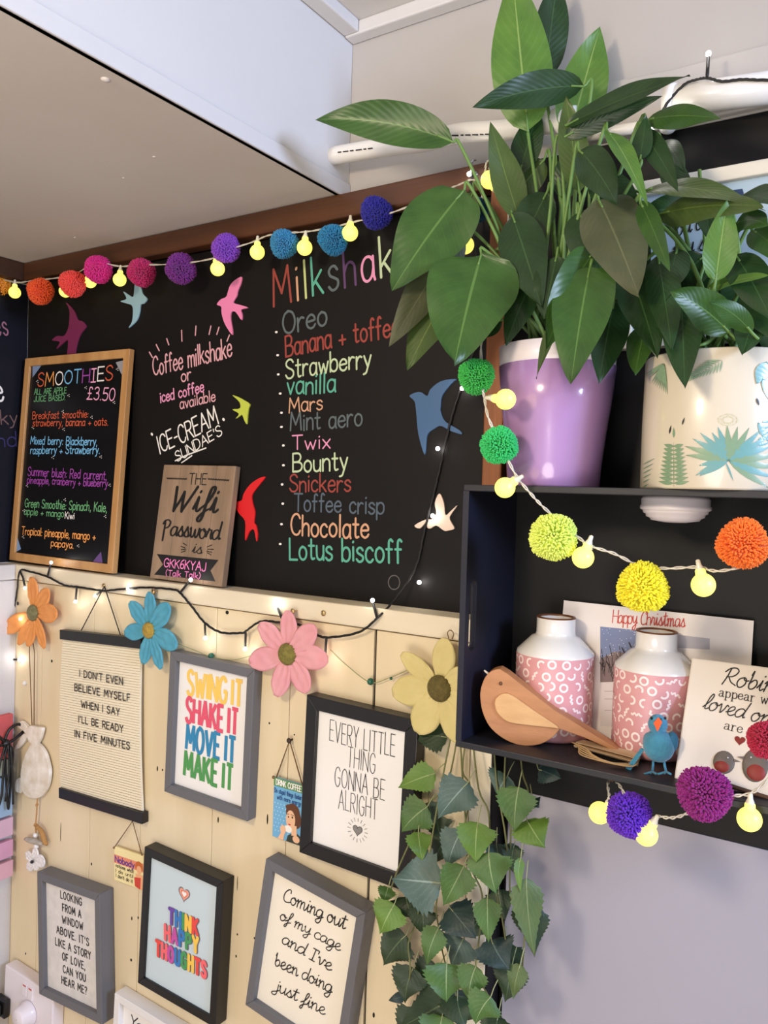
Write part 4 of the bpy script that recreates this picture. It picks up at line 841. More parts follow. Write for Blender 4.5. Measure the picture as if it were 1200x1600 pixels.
# peace lilies: (base px,py,y  tip px,py,y  width px, sag px, material, twist deg)
def lily(parent, soil, rows, seed, rs_):
    rnd = random.Random(seed)
    for i, (bx, by, bd, tx, ty, td, wp, sag, mi, tw_) in enumerate(rows):
        P0, P2 = at(bx, by, bd), at(tx, ty, td); k = pxm(P0.lerp(P2, .5)); P1 = P0.lerp(P2, .45)+V((0, -.25*abs(sag)*k, sag*k))
        N0 = ((CAM-P0.lerp(P2, .5)).normalized()*.8+V((0, -.1, .35))).normalized(); ax = (P2-P0).normalized(); N0 = Matrix.Rotation(radians(tw_), 3, ax) @ N0
        o = obj('leaf', leafmesh(P0, P1, P2, wp*k*1.08, N0, broad if wp > 84 and i > 2 else lanceo, fold=rnd.uniform(-.12, .34), wave=.05, curl=rnd.uniform(-.12, .12), seed=i), LM[mi], parent)
        a = rnd.uniform(0, 6.28); s = soil+V((cos(a), sin(a), 0))*rs_*rnd.uniform(.1, .6)
        m = MB(); d = (P0-P1).normalized()*.05; m.tube(catmull([s, s.lerp(P0, .5)+V((0, 0, .03))+(P0-s)*.04, P0+d*.25, P0, P0.lerp(P1, .25)], 5), [.0032]*6+[.0027]*6+[.002]*5+[.0016]*4, 7)
        obj('stalk', m, M_stalk, o)
# lilac pot
pc = at(864, 757, -.098); pc.z = cz1; k = pxm(pc+V((0, 0, .08))); Hp = (757-541)*k; rt, rb_ = 90*k, 71*k
p1 = thing('potted_peace_lily', 'large peace lily in a shiny lilac pot on top of the crate', 'potted plant', pc)
M_lil = mat('lilac_glaze', (176, 138, 190), .22, (168, 130, 184), 4, .5, coat=.7); zz = Hp*.86
prof = [(.001, 0), (rb_*.97, 0), (rb_, .003), (rb_*1.03, zz*.2), (rb_*1.10, zz*.45), (rb_*1.19, zz*.7), (rt, zz), (rt*.97, zz+.001)]
po_ = obj('pot', MB().lathe(prof, pc, 72), M_lil, p1)
obj('liner', MB().lathe([(rt*.965, zz-.002), (rt*.985, zz), (rt, Hp), (rt*.95, Hp+.001), (rt*.93, Hp*.9)], pc, 72), Mw, p1)
M_soil = mat('potting_soil', (52, 38, 28), .95, (34, 24, 18), 60, .6, bump=.8, bscale=120)
obj('soil', MB().lathe([(rt*.94, Hp*.9), (.001, Hp*.93)], pc, 48), M_soil, p1)
L1 = [(825, 205, -.10, 800, -45, -.13, 92, 6, 2, 0), (852, 120, -.07, 872, -40, -.06, 56, 4, 1, 25), (912, 135, -.10, 738, 168, -.20, 52, 16, 1, -30), (890, 215, -.06, 938, 42, -.05, 74, 5, 2, 8), (708, 222, -.16, 492, 187, -.24, 62, 24, 0, -15),
      (885, 196, -.14, 1078, 118, -.20, 44, 10, 1, -20), (1010, 188, -.13, 1128, 186, -.18, 40, 12, 0, 0), (725, 298, -.17, 612, 455, -.24, 116, 12, 0, 8), (722, 362, -.15, 608, 542, -.23, 62, 6, 3, -20), (705, 452, -.15, 636, 578, -.21, 66, 8, 4, 12),
      (752, 398, -.19, 710, 568, -.28, 142, 10, 0, 0), (800, 335, -.13, 846, 480, -.20, 72, 8, 1, 10), (930, 392, -.18, 852, 548, -.25, 70, 26, 0, -35), (922, 418, -.20, 892, 600, -.28, 94, 16, 0, 5), (935, 312, -.16, 998, 462, -.24, 96, 14, 3, 8),
      (948, 205, -.16, 1012, 322, -.25, 34, 24, 2, -25), (812, 345, -.12, 766, 190, -.15, 50, -4, 4, 10), (905, 300, -.13, 884, 150, -.14, 46, 4, 4, 0), (812, 270, -.10, 842, 168, -.08, 46, 2, 1, 0), (1000, 315, -.18, 1046, 424, -.26, 34, 10, 0, 20), (1028, 400, -.15, 1050, 548, -.24, 52, 12, 1, 0),
      (905, 235, -.17, 965, 320, -.23, 56, 14, 1, 15), (880, 215, -.14, 1035, 150, -.14, 34, 8, 1, 20), (985, 425, -.14, 1028, 560, -.22, 66, 10, 1, 0), (855, 300, -.10, 800, 420, -.14, 60, 6, 1, 0), (870, 400, -.16, 850, 500, -.2, 55, 8, 1, 0), (905, 330, -.14, 940, 440, -.18, 66, 6, 1, 10),
      (775, 400, -.12, 700, 520, -.15, 60, 6, 1, 0), (880, 470, -.18, 838, 592, -.25, 26, 8, 4, 40), (960, 470, -.15, 935, 600, -.22, 60, 6, 1, -15), (930, 270, -.12, 1000, 360, -.15, 60, 8, 1, 0), (850, 250, -.08, 790, 330, -.09, 46, 6, 4, 0), (1000, 250, -.16, 1010, 180, -.15, 30, 0, 1, 0), (965, 350, -.1, 1010, 440, -.12, 60, 6, 1, 0),
      (740, 300, -.11, 700, 390, -.13, 40, 4, 4, 0), (830, 440, -.15, 790, 540, -.2, 44, 6, 1, 0), (1000, 205, -.13, 1060, 300, -.17, 36, 16, 1, 10), (785, 500, -.17, 712, 540, -.2, 44, 8, 1, 20), (880, 310, -.08, 905, 220, -.07, 50, 3, 1, 0)]
lily(p1, pc+V((0, 0, Hp*.92)), L1, 7, rt*.8)
# botanical pot
pc2 = at(1122, 765, -.100); pc2.z = cz1; k2 = pxm(pc2+V((0, 0, .08))); R2 = 117*k2; H2 = (765-561)*k2
p2 = thing('potted_peace_lily', 'darker peace lily in a cream pot printed with green palm leaves', 'potted plant', pc2)
mb = MB(); mb.lathe([(.001, 0), (R2*.98, 0), (R2, .003), (R2, H2*.5), (R2*.985, H2-.002), (R2*.97, H2), (R2*.94, H2), (R2*.92, H2*.88)], pc2, 80, 0)
pot2 = obj('pot', mb, mat('cream_ceramic', (214, 204, 182), .3, (204, 194, 172), 5, .7, coat=.5), p2)
pat = MB(); pmats = [mat('print_sage', (122, 150, 118), .35, coat=.4), mat('print_teal', (104, 154, 152), .35, coat=.4), mat('print_pale', (196, 196, 160), .35, coat=.4), mat('print_black', (50, 50, 46), .4)]
ctr_a = math.atan2(CAM.y-pc2.y, CAM.x-pc2.x); npat = [0]
def onp(px, py):
    """ray from the photograph's pixel onto the round pot"""
    d = ray(px, py); o = CAM-pc2; a = d.x**2+d.y**2; b = o.x*d.x+o.y*d.y; cc = o.x**2+o.y**2-R2*R2; q = b*b-a*cc
    t = (-b-sqrt(max(q, 0)))/a; p = CAM+d*t; return math.atan2(p.y-pc2.y, p.x-pc2.x), p.z
def patch(pts, mi):
    npat[0] += 1; rr_ = R2+.0004+.00001*(npat[0] % 30); c = (sum(p[0] for p in pts)/len(pts), sum(p[1] for p in pts)/len(pts)); vs = []
    for x, y in pts:
        a, z = onp(x, y); vs.append(V((pc2.x+rr_*cos(a), pc2.y+rr_*sin(a), z)))
    a, z = onp(*c); vs.append(V((pc2.x+(rr_+.0003)*cos(a), pc2.y+(rr_+.0003)*sin(a), z))); n = len(pts)
    pat.add(vs, [(i, (i+1) % n, n) for i in range(n)], mi, True)
def blade(x0, y0, x1, y1, w_, mi, bend=0):
    dx, dy = x1-x0, y1-y0; L = sqrt(dx*dx+dy*dy); nx, ny = -dy/L, dx/L; up = []; dn = []
    for i in range(7):
        t = i/6; h = w_/2*sin(pi*t**.8); b = bend*sin(pi*t); up.append((x0+dx*t+nx*(h+b), y0+dy*t+ny*(h+b))); dn.append((x0+dx*t+nx*(b-h), y0+dy*t+ny*(b-h)))
    for i in range(6): patch([up[i], up[i+1], dn[i+1], dn[i]], mi)
for i in range(10):       # upright fern
    y = 755-i*6.4; w_ = 24-i*1.0
    blade(1053, y, 1053-w_, y-3, 6.4, 0, -1); blade(1053, y, 1053+w_, y-3, 6.4, 0, 1)
blade(1053, 762, 1053, 690, 1.6, 0); blade(1053, 684, 1053, 668, 4, 0)
for a, L in ((172, 52), (160, 56), (146, 52), (133, 50), (118, 42), (106, 46), (92, 46), (76, 46), (60, 50), (46, 56), (34, 60), (22, 64), (8, 66), (-8, 66), (190, 36), (-22, 60), (206, 44), (-150, 40), (-36, 60)):   # fan palm
    blade(1138, 720, 1138+1.3*L*cos(radians(a)), 720-1.2*L*sin(radians(a)), 11, 1 if int(a) % 4 else 0, 1)
blade(1134, 722, 1146, 752, 3, 1)
for i in range(12): blade(1036+i*.2, 568, 1008+i*3.2, 592+i*2.3-(6 if i < 3 else 0), 2.6, 0)
for i in range(11): blade(1128-i*4.6, 563+i*2.8, 1124-i*5.2, 582+i*1.4, 2.6, 0); blade(1128-i*4.6, 563+i*2.8, 1100-i*3.6, 564+i*2.8, 2.2, 0)
for i in range(6): blade(1005, 726+i*7, 1024-i*2, 716+i*8, 2, 0)
for q in ((1198, 565, 1182, 600, 22), (1190, 590, 1215, 640, 14), (1184, 660, 1200, 690, 10)): blade(*q, 1)
for i in range(6): blade(1180+i*2, 705+i*-9, 1200+i*2, 700-i*9, 6, 1)
blade(1046, 678, 1049, 664, 3, 3); blade(1066, 664, 1070, 652, 3, 3); blade(1182, 622, 1186, 634, 4, 3)
for r_, m_ in ((15, 2), (9, 2)):
    for i in range(10): a = i*.63; blade(1138+r_*cos(a), 656+r_*.6*sin(a), 1138+r_*cos(a+.6), 656+r_*.6*sin(a+.6), 2, m_)
obj('printed_leaves', pat, pmats, pot2)
obj('soil', MB().lathe([(R2*.93, H2*.9), (.001, H2*.93)], pc2, 48), M_soil, p2)
L2 = [(1000, 300, -.12, 1196, 330, -.2, 50, 34, 4, -30), (1030, 335, -.13, 1192, 322, -.22, 62, 14, 4, -10), (1150, 310, -.12, 1240, 330, -.2, 50, 20, 1, -20), (1118, 440, -.18, 1136, 312, -.2, 50, 0, 2, 10), (1150, 350, -.15, 1200, 352, -.2, 42, 14, 0, 0), (1140, 520, -.18, 1048, 455, -.25, 60, 16, 0, -10), (1175, 520, -.2, 1108, 472, -.26, 34, 16, 0, -20),
      (1058, 390, -.12, 1040, 470, -.2, 50, 8, 1, 0), (1100, 455, -.15, 1200, 430, -.2, 30, 8, 2, -25), (1065, 470, -.16, 1070, 606, -.26, 60, 10, 1, 5), (1010, 500, -.13, 992, 585, -.2, 50, 4, 0, 20), (1150, 400, -.15, 1205, 500, -.2, 60, 10, 1, 0), (1080, 330, -.1, 1000, 335, -.14, 50, 10, 1, 0), (1040, 250, -.06, 1080, 330, -.1, 40, 6, 1, 0),
      (1165, 460, -.15, 1230, 540, -.2, 60, 10, 1, 0), (1100, 400, -.1, 1040, 470, -.12, 60, 8, 1, 0), (1120, 430, -.1, 1080, 530, -.13, 66, 8, 1, 0), (1170, 420, -.1, 1150, 530, -.14, 66, 8, 1, 0), (1200, 480, -.1, 1205, 560, -.16, 50, 8, 1, 0), (1050, 460, -.08, 1010, 540, -.1, 50, 6, 1, 0), (1095, 280, -.08, 1110, 380, -.12, 46, 10, 1, 0), (1175, 360, -.12, 1240, 420, -.18, 50, 12, 0, 0),
      (1180, 500, -.16, 1160, 555, -.22, 46, 10, 1, 0), (1035, 220, -.07, 1070, 270, -.12, 30, 12, 1, 0), (1090, 540, -.2, 1050, 560, -.22, 20, 4, 1, 0)]
lily(p2, pc2+V((0, 0, H2*.92)), L2, 9, R2*.8)

# hanging birch-leaf vine 
vt = V((at(745, 1150, -.11).x, -.11, cz0-.004))
vine = thing('hanging_vine', 'trailing artificial birch-leaf vine hanging below the left corner of the crate', 'vine', vt)
def vz(x, y): return (x/3.2+560, y/3.2+1100)
stems = [[(500, 230), (470, 300), (430, 420), (330, 520), (280, 640), (200, 820), (150, 960)], [(545, 240), (520, 330), (560, 420), (520, 640), (430, 820), (390, 1000), (400, 1110), (430, 1280), (490, 1460)], [(560, 240), (600, 420), (650, 540), (660, 720), (690, 950), (720, 1080), (760, 1340)],
         [(670, 260), (690, 380), (730, 620), (750, 760), (800, 900), (830, 1100), (820, 1330)], [(735, 280), (730, 450), (760, 560), (760, 740), (760, 960), (810, 1000)], [(800, 290), (820, 340), (850, 440), (840, 560)], [(500, 240), (530, 500), (560, 800), (620, 960), (600, 1200), (590, 1340), (650, 1460)], [(470, 260), (400, 480), (330, 900), (290, 1080), (250, 1200), (260, 1330), (240, 1480)]]
for i, s_ in enumerate(stems):
    P = [at(*vz(*q), -.075-.02*((i*3+j) % 3)) for j, q in enumerate(s_)]; P[0].z = cz0-.001
    obj('stem', MB().tube(catmull(P, 4), .0015, 6), mat('vine_stem', (112, 116, 70), .6), vine)
VL = [(445, 165, 268, 152, 120, 2, -.06), (385, 345, 198, 418, 110, 3, -.09), (548, 392, 398, 572, 160, 1, -.12), (345, 512, 215, 640, 140, 0, -.10), (300, 640, 320, 785, 100, 3, -.11), (450, 655, 375, 805, 110, 2, -.07), (515, 635, 448, 820, 130, 1, -.10), (598, 592, 590, 795, 150, 3, -.13), (412, 895, 165, 872, 220, 1, -.13), (528, 810, 425, 1010, 140, 0, -.12),
      (652, 742, 690, 950, 170, 0, -.13), (180, 1000, 108, 1150, 140, 3, -.11), (455, 1012, 590, 1175, 150, 4, -.11), (645, 970, 650, 1195, 105, 0, -.13), (238, 1155, 125, 1305, 150, 2, -.09), (330, 1018, 340, 1160, 110, 2, -.07), (402, 1118, 342, 1310, 100, 0, -.12), (525, 1172, 465, 1310, 150, 1, -.08), (665, 1178, 760, 1335, 160, 4, -.11), (275, 1318, 235, 1495, 140, 2, -.10),
      (442, 1296, 440, 1490, 175, 0, -.13), (588, 1310, 552, 1485, 120, 0, -.12), (662, 1462, 585, 1600, 140, 0, -.13), (440, 1490, 205, 1620, 170, 2, -.10), (495, 1460, 540, 1620, 140, 2, -.09), (802, 415, 782, 640, 150, 0, -.14), (842, 578, 935, 722, 150, 3, -.13), (745, 360, 690, 450, 140, 1, -.08), (868, 470, 905, 520, 60, 4, -.10), (900, 325, 1020, 375, 90, 4, -.12), (812, 768, 815, 945, 40, 3, -.13), (840, 870, 880, 1262, 120, 5, -.13), (890, 1010, 880, 1265, 110, 2, -.11), (810, 1008, 862, 1190, 80, 2, -.10),
      (770, 1300, 735, 1490, 130, 2, -.09), (810, 1300, 775, 1475, 80, 5, -.11), (700, 930, 735, 1085, 110, 2, -.07), (150, 915, 128, 995, 70, 0, -.09), (240, 960, 280, 1070, 150, 2, -.07), (230, 1460, 150, 1482, 40, 4, -.09), (345, 850, 300, 960, 130, 2, -.06), (400, 560, 420, 680, 110, 2, -.06), (690, 700, 720, 830, 90, 1, -.07), (780, 700, 770, 840, 80, 2, -.07), (400, 1320, 300, 1440, 150, 2, -.07), (600, 1080, 560, 1170, 100, 2, -.06), (740, 1200, 800, 1400, 120, 2, -.07), (350, 490, 390, 600, 80, 1, -.06), (570, 1450, 520, 1600, 150, 2, -.06), (300, 1540, 240, 1700, 150, 2, -.09), (420, 1560, 400, 1720, 160, 0, -.11), (700, 1560, 690, 1700, 130, 2, -.09)]
rnd = random.Random(11)
for i, (bx, by, tx, ty, wp, mi, d_) in enumerate(VL):
    P0, P2 = at(*vz(bx, by), d_), at(*vz(tx, ty), d_-.012); k = pxm(P0)/3.2; P1 = P0.lerp(P2, .5)+V((rnd.uniform(-.004, .004), -.010, .004))
    N0 = ((CAM-P0).normalized()+V((rnd.uniform(-.3, .3), 0, rnd.uniform(-.1, .35)))).normalized()
    o = obj('leaf', leafmesh(P0, P1, P2, wp*k*1.48, N0, birch, fold=rnd.uniform(-.15, .2), ns=6, teeth=11, wave=.03, seed=i), VM[mi], vine)
    e = P0-(P2-P0).normalized()*.014+V((0, .01, .010)); obj('leaf_stalk', MB().tube(catmull([e, P0.lerp(e, .4)+V((0, 0, .002)), P0, P0.lerp(P1, .3)], 3), .0009, 5), mat('leaf_stalk', (150, 156, 112), .6), o)
# ------------------------------------------------------------------ pipes, hook and framed picture up on the right
M_pipe = mat('white_pipe', (226, 224, 220), .35, coat=.2)
yP = atx(520, 245, XS).y; yP = min(yP, -.02)
pp_ = thing('waste_pipe', 'white plastic waste pipe with printed markings along the wall above the chalkboard', 'pipe', at(690, 225, yP))
path = catmull([at(517, 244, yP), at(600, 230, yP), at(660, 222, yP), at(720, 208, yP), at(790, 203, yP), at(880, 189, yP)], 6)
obj('pipe', MB().tube([V((XS, path[0].y, path[0].z-.001))]+path[1:], .0165, 20), M_pipe, pp_)
ink = MB()
for i, (x, w_) in enumerate(((528, 5), (536, 8), (547, 5), (556, 9), (568, 4), (575, 7), (668, 6), (678, 4), (686, 9), (698, 5), (706, 10), (720, 4), (727, 8), (738, 9), (750, 5), (758, 8), (768, 5))):
    yy = 238 if x < 600 else 213-(x-668)*.035
    a, b = at(x, yy-(x-528)*.12 if x < 600 else yy, yP-.017), at(x+w_, yy-(x+w_-528)*.12 if x < 600 else yy, yP-.017); ink.tube([a, b], .0011, 6)
obj('printed_marking', ink, M_blk, pp_)
obj('coupling', MB().tube([at(866, 192, yP), at(900, 187, yP)], .021, 20), M_pipe, pp_)
pr2 = thing('soil_pipe', 'thicker white pipe running out of the picture at the top right', 'pipe', at(1120, 150, -.03))
obj('pipe', MB().tube([at(1048, 158, -.045), at(1120, 148, -.045), at(1330, 120, -.045)], .022, 24), M_pipe, pr2)
obj('collar', MB().tube([at(1040, 159, -.045), at(1056, 157, -.045)], .0245, 24), M_pipe, pr2)
obj('thin_pipe', MB().tube([at(890, 218, -.02), at(960, 205, -.02), at(1052, 190, -.02)], .009, 14), M_pipe, pr2)
obj('fitting', MB().ball(at(1044, 195, -.02), .014, 16, 10), M_pipe, pr2)
fx0, fz1 = at(972, 300, -.02).x, at(1120, 262, -.02).z; fx1, fz0 = fx0+.62, fz1-.26
Fm = (V(((fx0+fx1)/2, -.022, (fz0+fz1)/2)), XU, ZU, NB)
fp_ = thing('picture_frame', 'cream framed pale blue picture with dark script, hidden behind the plants', 'picture', V((Fm[0].x, -.011, fz0)))
obj('frame', framebars(Fm, fx1-fx0, fz1-fz0, .022, .020), mat('cream_moulding', (226, 218, 200), .45), fp_, .002)
pic = obj('print', MB().obox(Fm, (-(fx1-fx0)/2+.015, -(fz1-fz0)/2+.015, -.016), ((fx1-fx0)/2-.015, (fz1-fz0)/2-.015, -.010)), mat('ice_blue_print', (176, 198, 212), .3, coat=.3), fp_)
ink = Ink(); Fm2 = (Fm[0]-NB*.010, XU, ZU, NB); ink.write(Fm2, 'You are', (1045, 372), (1120, 352), 26, M_blk, .08, SC, .2, gap=.3); ink.write(Fm2, 'my sun', (1052, 402), (1130, 384), 26, M_blk, .08, SC, .2, gap=.3)
ink.poly(px2(Fm2, [(1125, 300), (1160, 295), (1166, 315), (1150, 326), (1128, 318)]), NB, inkm('dark_blue_blot', (40, 60, 96))); ink.obj('lettering', pic)
hk = MB(); h0 = at(741, 272, -.037); hk.tube(catmull([h0+V((0, .02, 0)), h0+V((0, -.006, 0)), h0+V((0, -.014, .006)), h0+V((.004, -.016, .016)), h0+V((.006, -.008, .020))], 5), .0018, 8)
hk.lathe([(.001, 0), (.006, 0), (.006, .002), (.001, .003)], h0+V((0, .002, 0)), 16, 0, NB)
tag(obj('cup_hook', hk, mat('chrome', (190, 190, 194), .18, metal=1)), 'chrome cup hook screwed into the right end of the dark beam', 'hook')

# ------------------------------------------------------------------ pom-pom light strings
def pommesh(seed, N=1500):
    rnd = random.Random(seed); mb = MB(); R = 1.0; mb.ball((0, 0, 0), .72, 16, 12)
    for i in range(N):
        z = 1-2*(i+.5)/N; a = i*2.399963+rnd.uniform(-.05, .05); q = sqrt(max(0, 1-z*z)); d = V((q*cos(a), q*sin(a), z))
        d = (d+V((rnd.gauss(0, .05), rnd.gauss(0, .05), rnd.gauss(0, .05)))).normalized()
        L = rnd.uniform(.93, 1.01)*(1+.04*sin(3*a+seed)+.03*sin(5*z+seed)); t = d.orthogonal().normalized(); b = d.cross(t); r = rnd.uniform(.034, .048)
        k = rnd.uniform(0, 1.5); vs = []
        for (h, s) in ((.6, .8), (L-.05, 1.0), (L, .55)):
            for j in range(5): g = k+2*pi*j/5; vs.append(d*h+(t*cos(g)+b*sin(g))*r*s)
        fs = [(u*5+j, u*5+(j+1) % 5, (u+1)*5+(j+1) % 5, (u+1)*5+j) for u in range(2) for j in range(5)]+[(10, 11, 12, 13, 14)]
        mb.add(vs, fs, 0, True)
    return mb
yarn0 = mat('yarn', (200, 200, 200), .95)
POM = [pommesh(s).mesh('pom_pom', yarn0) for s in (1, 2, 3)]
def yarn(n, c): return mat('yarn_'+n, c, .95, tuple(int(x*.93) for x in c), 60, .7, sheen=.25)
M_glow = mat('warm_bulb_glow', (255, 240, 112), .4, emis=1.25); M_clear = mat('clear_sleeve', (226, 220, 196), .3, coat=.3); M_wire = mat('clear_wire', (204, 198, 184), .3, coat=.3)
bm_ = MB(); RB = .0150
bm_.lathe([(.0045, .006), (.0062, .003), (.0066, -.002)]+[(RB*sin(a), -.016+RB*cos(a)) for a in [.46+k*(pi-.46)/14 for k in range(15)]], (0, 0, 0), 24)
BULB = bm_.mesh('bulb', M_glow)
sm_ = MB(); sm_.lathe([(.001, .017), (.0028, .016), (.0034, .010), (.0052, .006), (.0056, .002), (.0066, .0005)], (0, 0, 0), 16); SLV = sm_.mesh('bulb_sleeve', M_clear)
npom = [0]
def string_lights(label, loc, cords, poms, bulbs):
    t = thing('pom_pom_lights', label, 'string lights', loc, None); base = V(loc)
    for c in cords:
        P = catmull([at(*q) for q in c], 6); mb = MB(); n = len(P)
        for ph in (0, pi):
            mb.tube([p+V((cos(i*1.1+ph)*.0013, sin(i*1.1+ph)*.0009, sin(i*1.1+ph)*.0013)) for i, p in enumerate(P)], .0011, 6)
        obj('wire', mb, M_wire, t)
    for x, y, d, r, nm, c in poms:
        p = at(x, y, d); o = link('pom_pom', POM[npom[0] % 3], t); npom[0] += 1; R = r*pxm(p)*1.0
        o.location = p-base; o.scale = (R, R, R); o.rotation_euler = (npom[0]*1.3, npom[0]*.7, npom[0]*2.1)
        o.material_slots[0].link = 'OBJECT'; o.material_slots[0].material = yarn(nm, c); o['label'] = nm.replace('_', ' ')+' woollen pom-pom'
    for x, y, d, ang in bulbs:
        p = at(x, y, d); o = link('bulb', BULB, t); o.rotation_euler = (0, ang, 0); dn = Matrix.Rotation(ang, 3, 'Y') @ V((0, 0, -.016)); o.location = p-base-dn
        s = link('sleeve', SLV, o)
    return t
yb = -.072
string_lights('string of warm globe lights and rainbow pom-poms along the beam and over the crate', at(400, 400, yb),
  [[(-60, 418, yb), (0, 435, yb), (25, 441, yb), (48, 439, yb), (90, 434, yb), (118, 428, yb), (150, 410, yb), (186, 416, yb), (222, 414, yb), (283, 412, yb), (335, 403, yb), (352, 392, yb), (392, 379, yb), (418, 368, yb), (444, 364, yb), (478, 362, yb), (520, 355, yb), (560, 345, yb), (588, 340, yb), (640, 322, yb), (690, 300, yb), (714, 290, yb), (741, 281, -.065), (752, 300, -.065), (756, 330, -.07)],
   [(765, 262, -.06), (776, 290, -.07), (793, 318, -.08), (790, 420, -.10), (762, 500, -.17), (752, 540, -.19), (754, 600, -.215), (757, 622, -.215), (764, 655, -.215), (785, 700, -.215), (806, 742, -.215), (830, 772, -.215), (852, 795, -.215), (892, 830, -.215), (922, 852, -.215), (960, 865, -.215), (1000, 884, -.215), (1040, 888, -.215), (1090, 886, -.215), (1120, 892, -.215), (1160, 884, -.215), (1200, 858, -.215), (1280, 800, -.215)],
   [(758, 268, -.062), (760, 254, -.065), (766, 250, -.066), (774, 256, -.066), (776, 272, -.066)],
   [(808, 744, -.215), (800, 747, -.216), (795, 752, -.217)], [(757, 622, -.215), (766, 618, -.217), (772, 622, -.218)], [(912, 848, -.215), (924, 855, -.217), (922, 862, -.218)], [(1090, 886, -.215), (1092, 896, -.216)]],
  [(-2, 448, yb, 20, 'amber', (240, 160, 30)), (63, 455, yb, 21, 'bright_orange', (245, 90, 20)), (114, 443, yb-.012, 21, 'coral', (246, 76, 64)), (153, 421, yb-.004, 22, 'magenta', (226, 20, 140)), (221, 426, yb, 22.5, 'crimson_pink', (196, 14, 100)), (283, 420, yb, 24.5, 'deep_purple', (118, 22, 134)), (353, 388, yb, 23, 'violet', (140, 66, 204)),
   (444, 381, yb, 22.5, 'sky_blue', (46, 140, 190)), (521, 374, yb, 24.5, 'turquoise', (22, 130, 178)), (588, 333, yb, 26, 'royal_blue', (20, 16, 150)), (745, 328, -.075, 20, 'petrol_blue', (10, 82, 124)),
   (744, 588, -.215, 29, 'emerald_green', (50, 186, 70)), (780, 696, -.215, 30.5, 'jade_green', (44, 204, 108)), (865, 838, -.222, 38.5, 'lime_yellow', (234, 250, 112)), (1004, 918, -.222, 40.5, 'lemon_yellow', (255, 242, 40)), (1160, 850, -.222, 40.5, 'tangerine', (255, 124, 24))],
  [(23, 457, yb, 0), (102, 455, yb+.012, 0), (141, 440, yb+.016, 0), (187, 437, yb, .08), (340, 420, yb, -.3), (402, 394, yb, 0), (476, 387, yb, .05), (547, 364, yb, 0), (765, 281, -.070, 2.6), (727, 383, -.075, 0), (790, 624, -.225, -1.45), (789, 762, -.222, 1.0), (911, 871, -.222, .35), (1099, 914, -.222, -.25)])
yl = -.205
string_lights('short end of a pom-pom light string hooked under the crate, with violet and purple pom-poms', at(1050, 1260, yl),
  [[(1290, 1100, yl), (1240, 1170, yl), (1200, 1218, yl), (1172, 1240, yl), (1140, 1244, yl), (1102, 1250, yl), (1076, 1270, yl), (1050, 1278, yl), (1026, 1276, yl), (1012, 1284, yl), (990, 1270, yl), (975, 1240, yl), (964, 1222, yl+.03), (955, 1214, yl+.06), (950, 1226, yl+.03), (952, 1245, yl), (946, 1256, yl)], [(1172, 1240, yl), (1170, 1252, yl)]],
  [(1197, 1156, yl-.004, 30, 'cerise_red', (190, 12, 62)), (1101, 1239, yl, 42, 'plum', (150, 12, 128)), (982, 1273, yl, 36, 'bright_violet', (104, 32, 204))],
  [(1171, 1280, yl, 0), (1010, 1304, yl-.004, .45), (937, 1270, yl, .8)])
nk = MB(); q = at(955, 1215, -.14); nk.tube([V((q.x, -.0, q.z)), q], .0025, 8); nk.ball(q, .006, 12, 8, 0, (1, .6, 1))
tag(obj('wall_nail', nk, mat('rusty_nail', (92, 62, 42), .7)), 'rusty nail under the crate holding the pom-pom light string', 'nail')

# ------------------------------------------------------------------ fairy lights on black cable
M_led = mat('cold_white_led', (255, 250, 245), .3, emis=14); M_cable = mat('black_cable', (13, 13, 14), .5)
ledm = MB().ball((0, 0, 0), .0040, 10, 8).mesh('lamp', M_led)
def fairy(label, loc, cables, lamps, power=.022):
    t = thing('fairy_lights', label, 'fairy lights', loc); base = V(loc); rnd = random.Random(3)
    for c in cables:
        P = catmull([at(*q) for q in c], 7); mb = MB()
        for ph in (0, 2.1, 4.2): mb.tube([p+V((cos(i*.9+ph)*.0014, sin(i*.9+ph)*.0008, sin(i*.9+ph)*.0014)) for i, p in enumerate(P)], .0013, 6)
        obj('cable', mb, M_cable, t)
    for x0, y0, d0, x1, y1, d1 in lamps:
        a, b = at(x0, y0, d0), at(x1, y1, d1); L = (b-a); st = a.lerp(b, max(0, 1-.005/max(L.length, .001))) if L.length > .006 else a
        o = link('lamp', ledm, t); o.location = b-base
        if L.length > .006: obj('lamp_stem', MB().tube([a, a.lerp(st, .15), st], [.0018, .0026, .0024], 8), M_cable, o)
        l = bpy.data.lights.new('lamp_light', 'POINT'); l.energy = power; l.color = (1, .95, .9); l.shadow_soft_size = .003
        lo = bpy.data.objects.new('lamp_light', l); COL.objects.link(lo); lo.parent = o; lo.location = V((0, -.0075, 0))+(L.normalized()*.003 if L.length > .006 else V((0, 0, 0)))
    return t
e = RF-.006; f_ = PF-.006
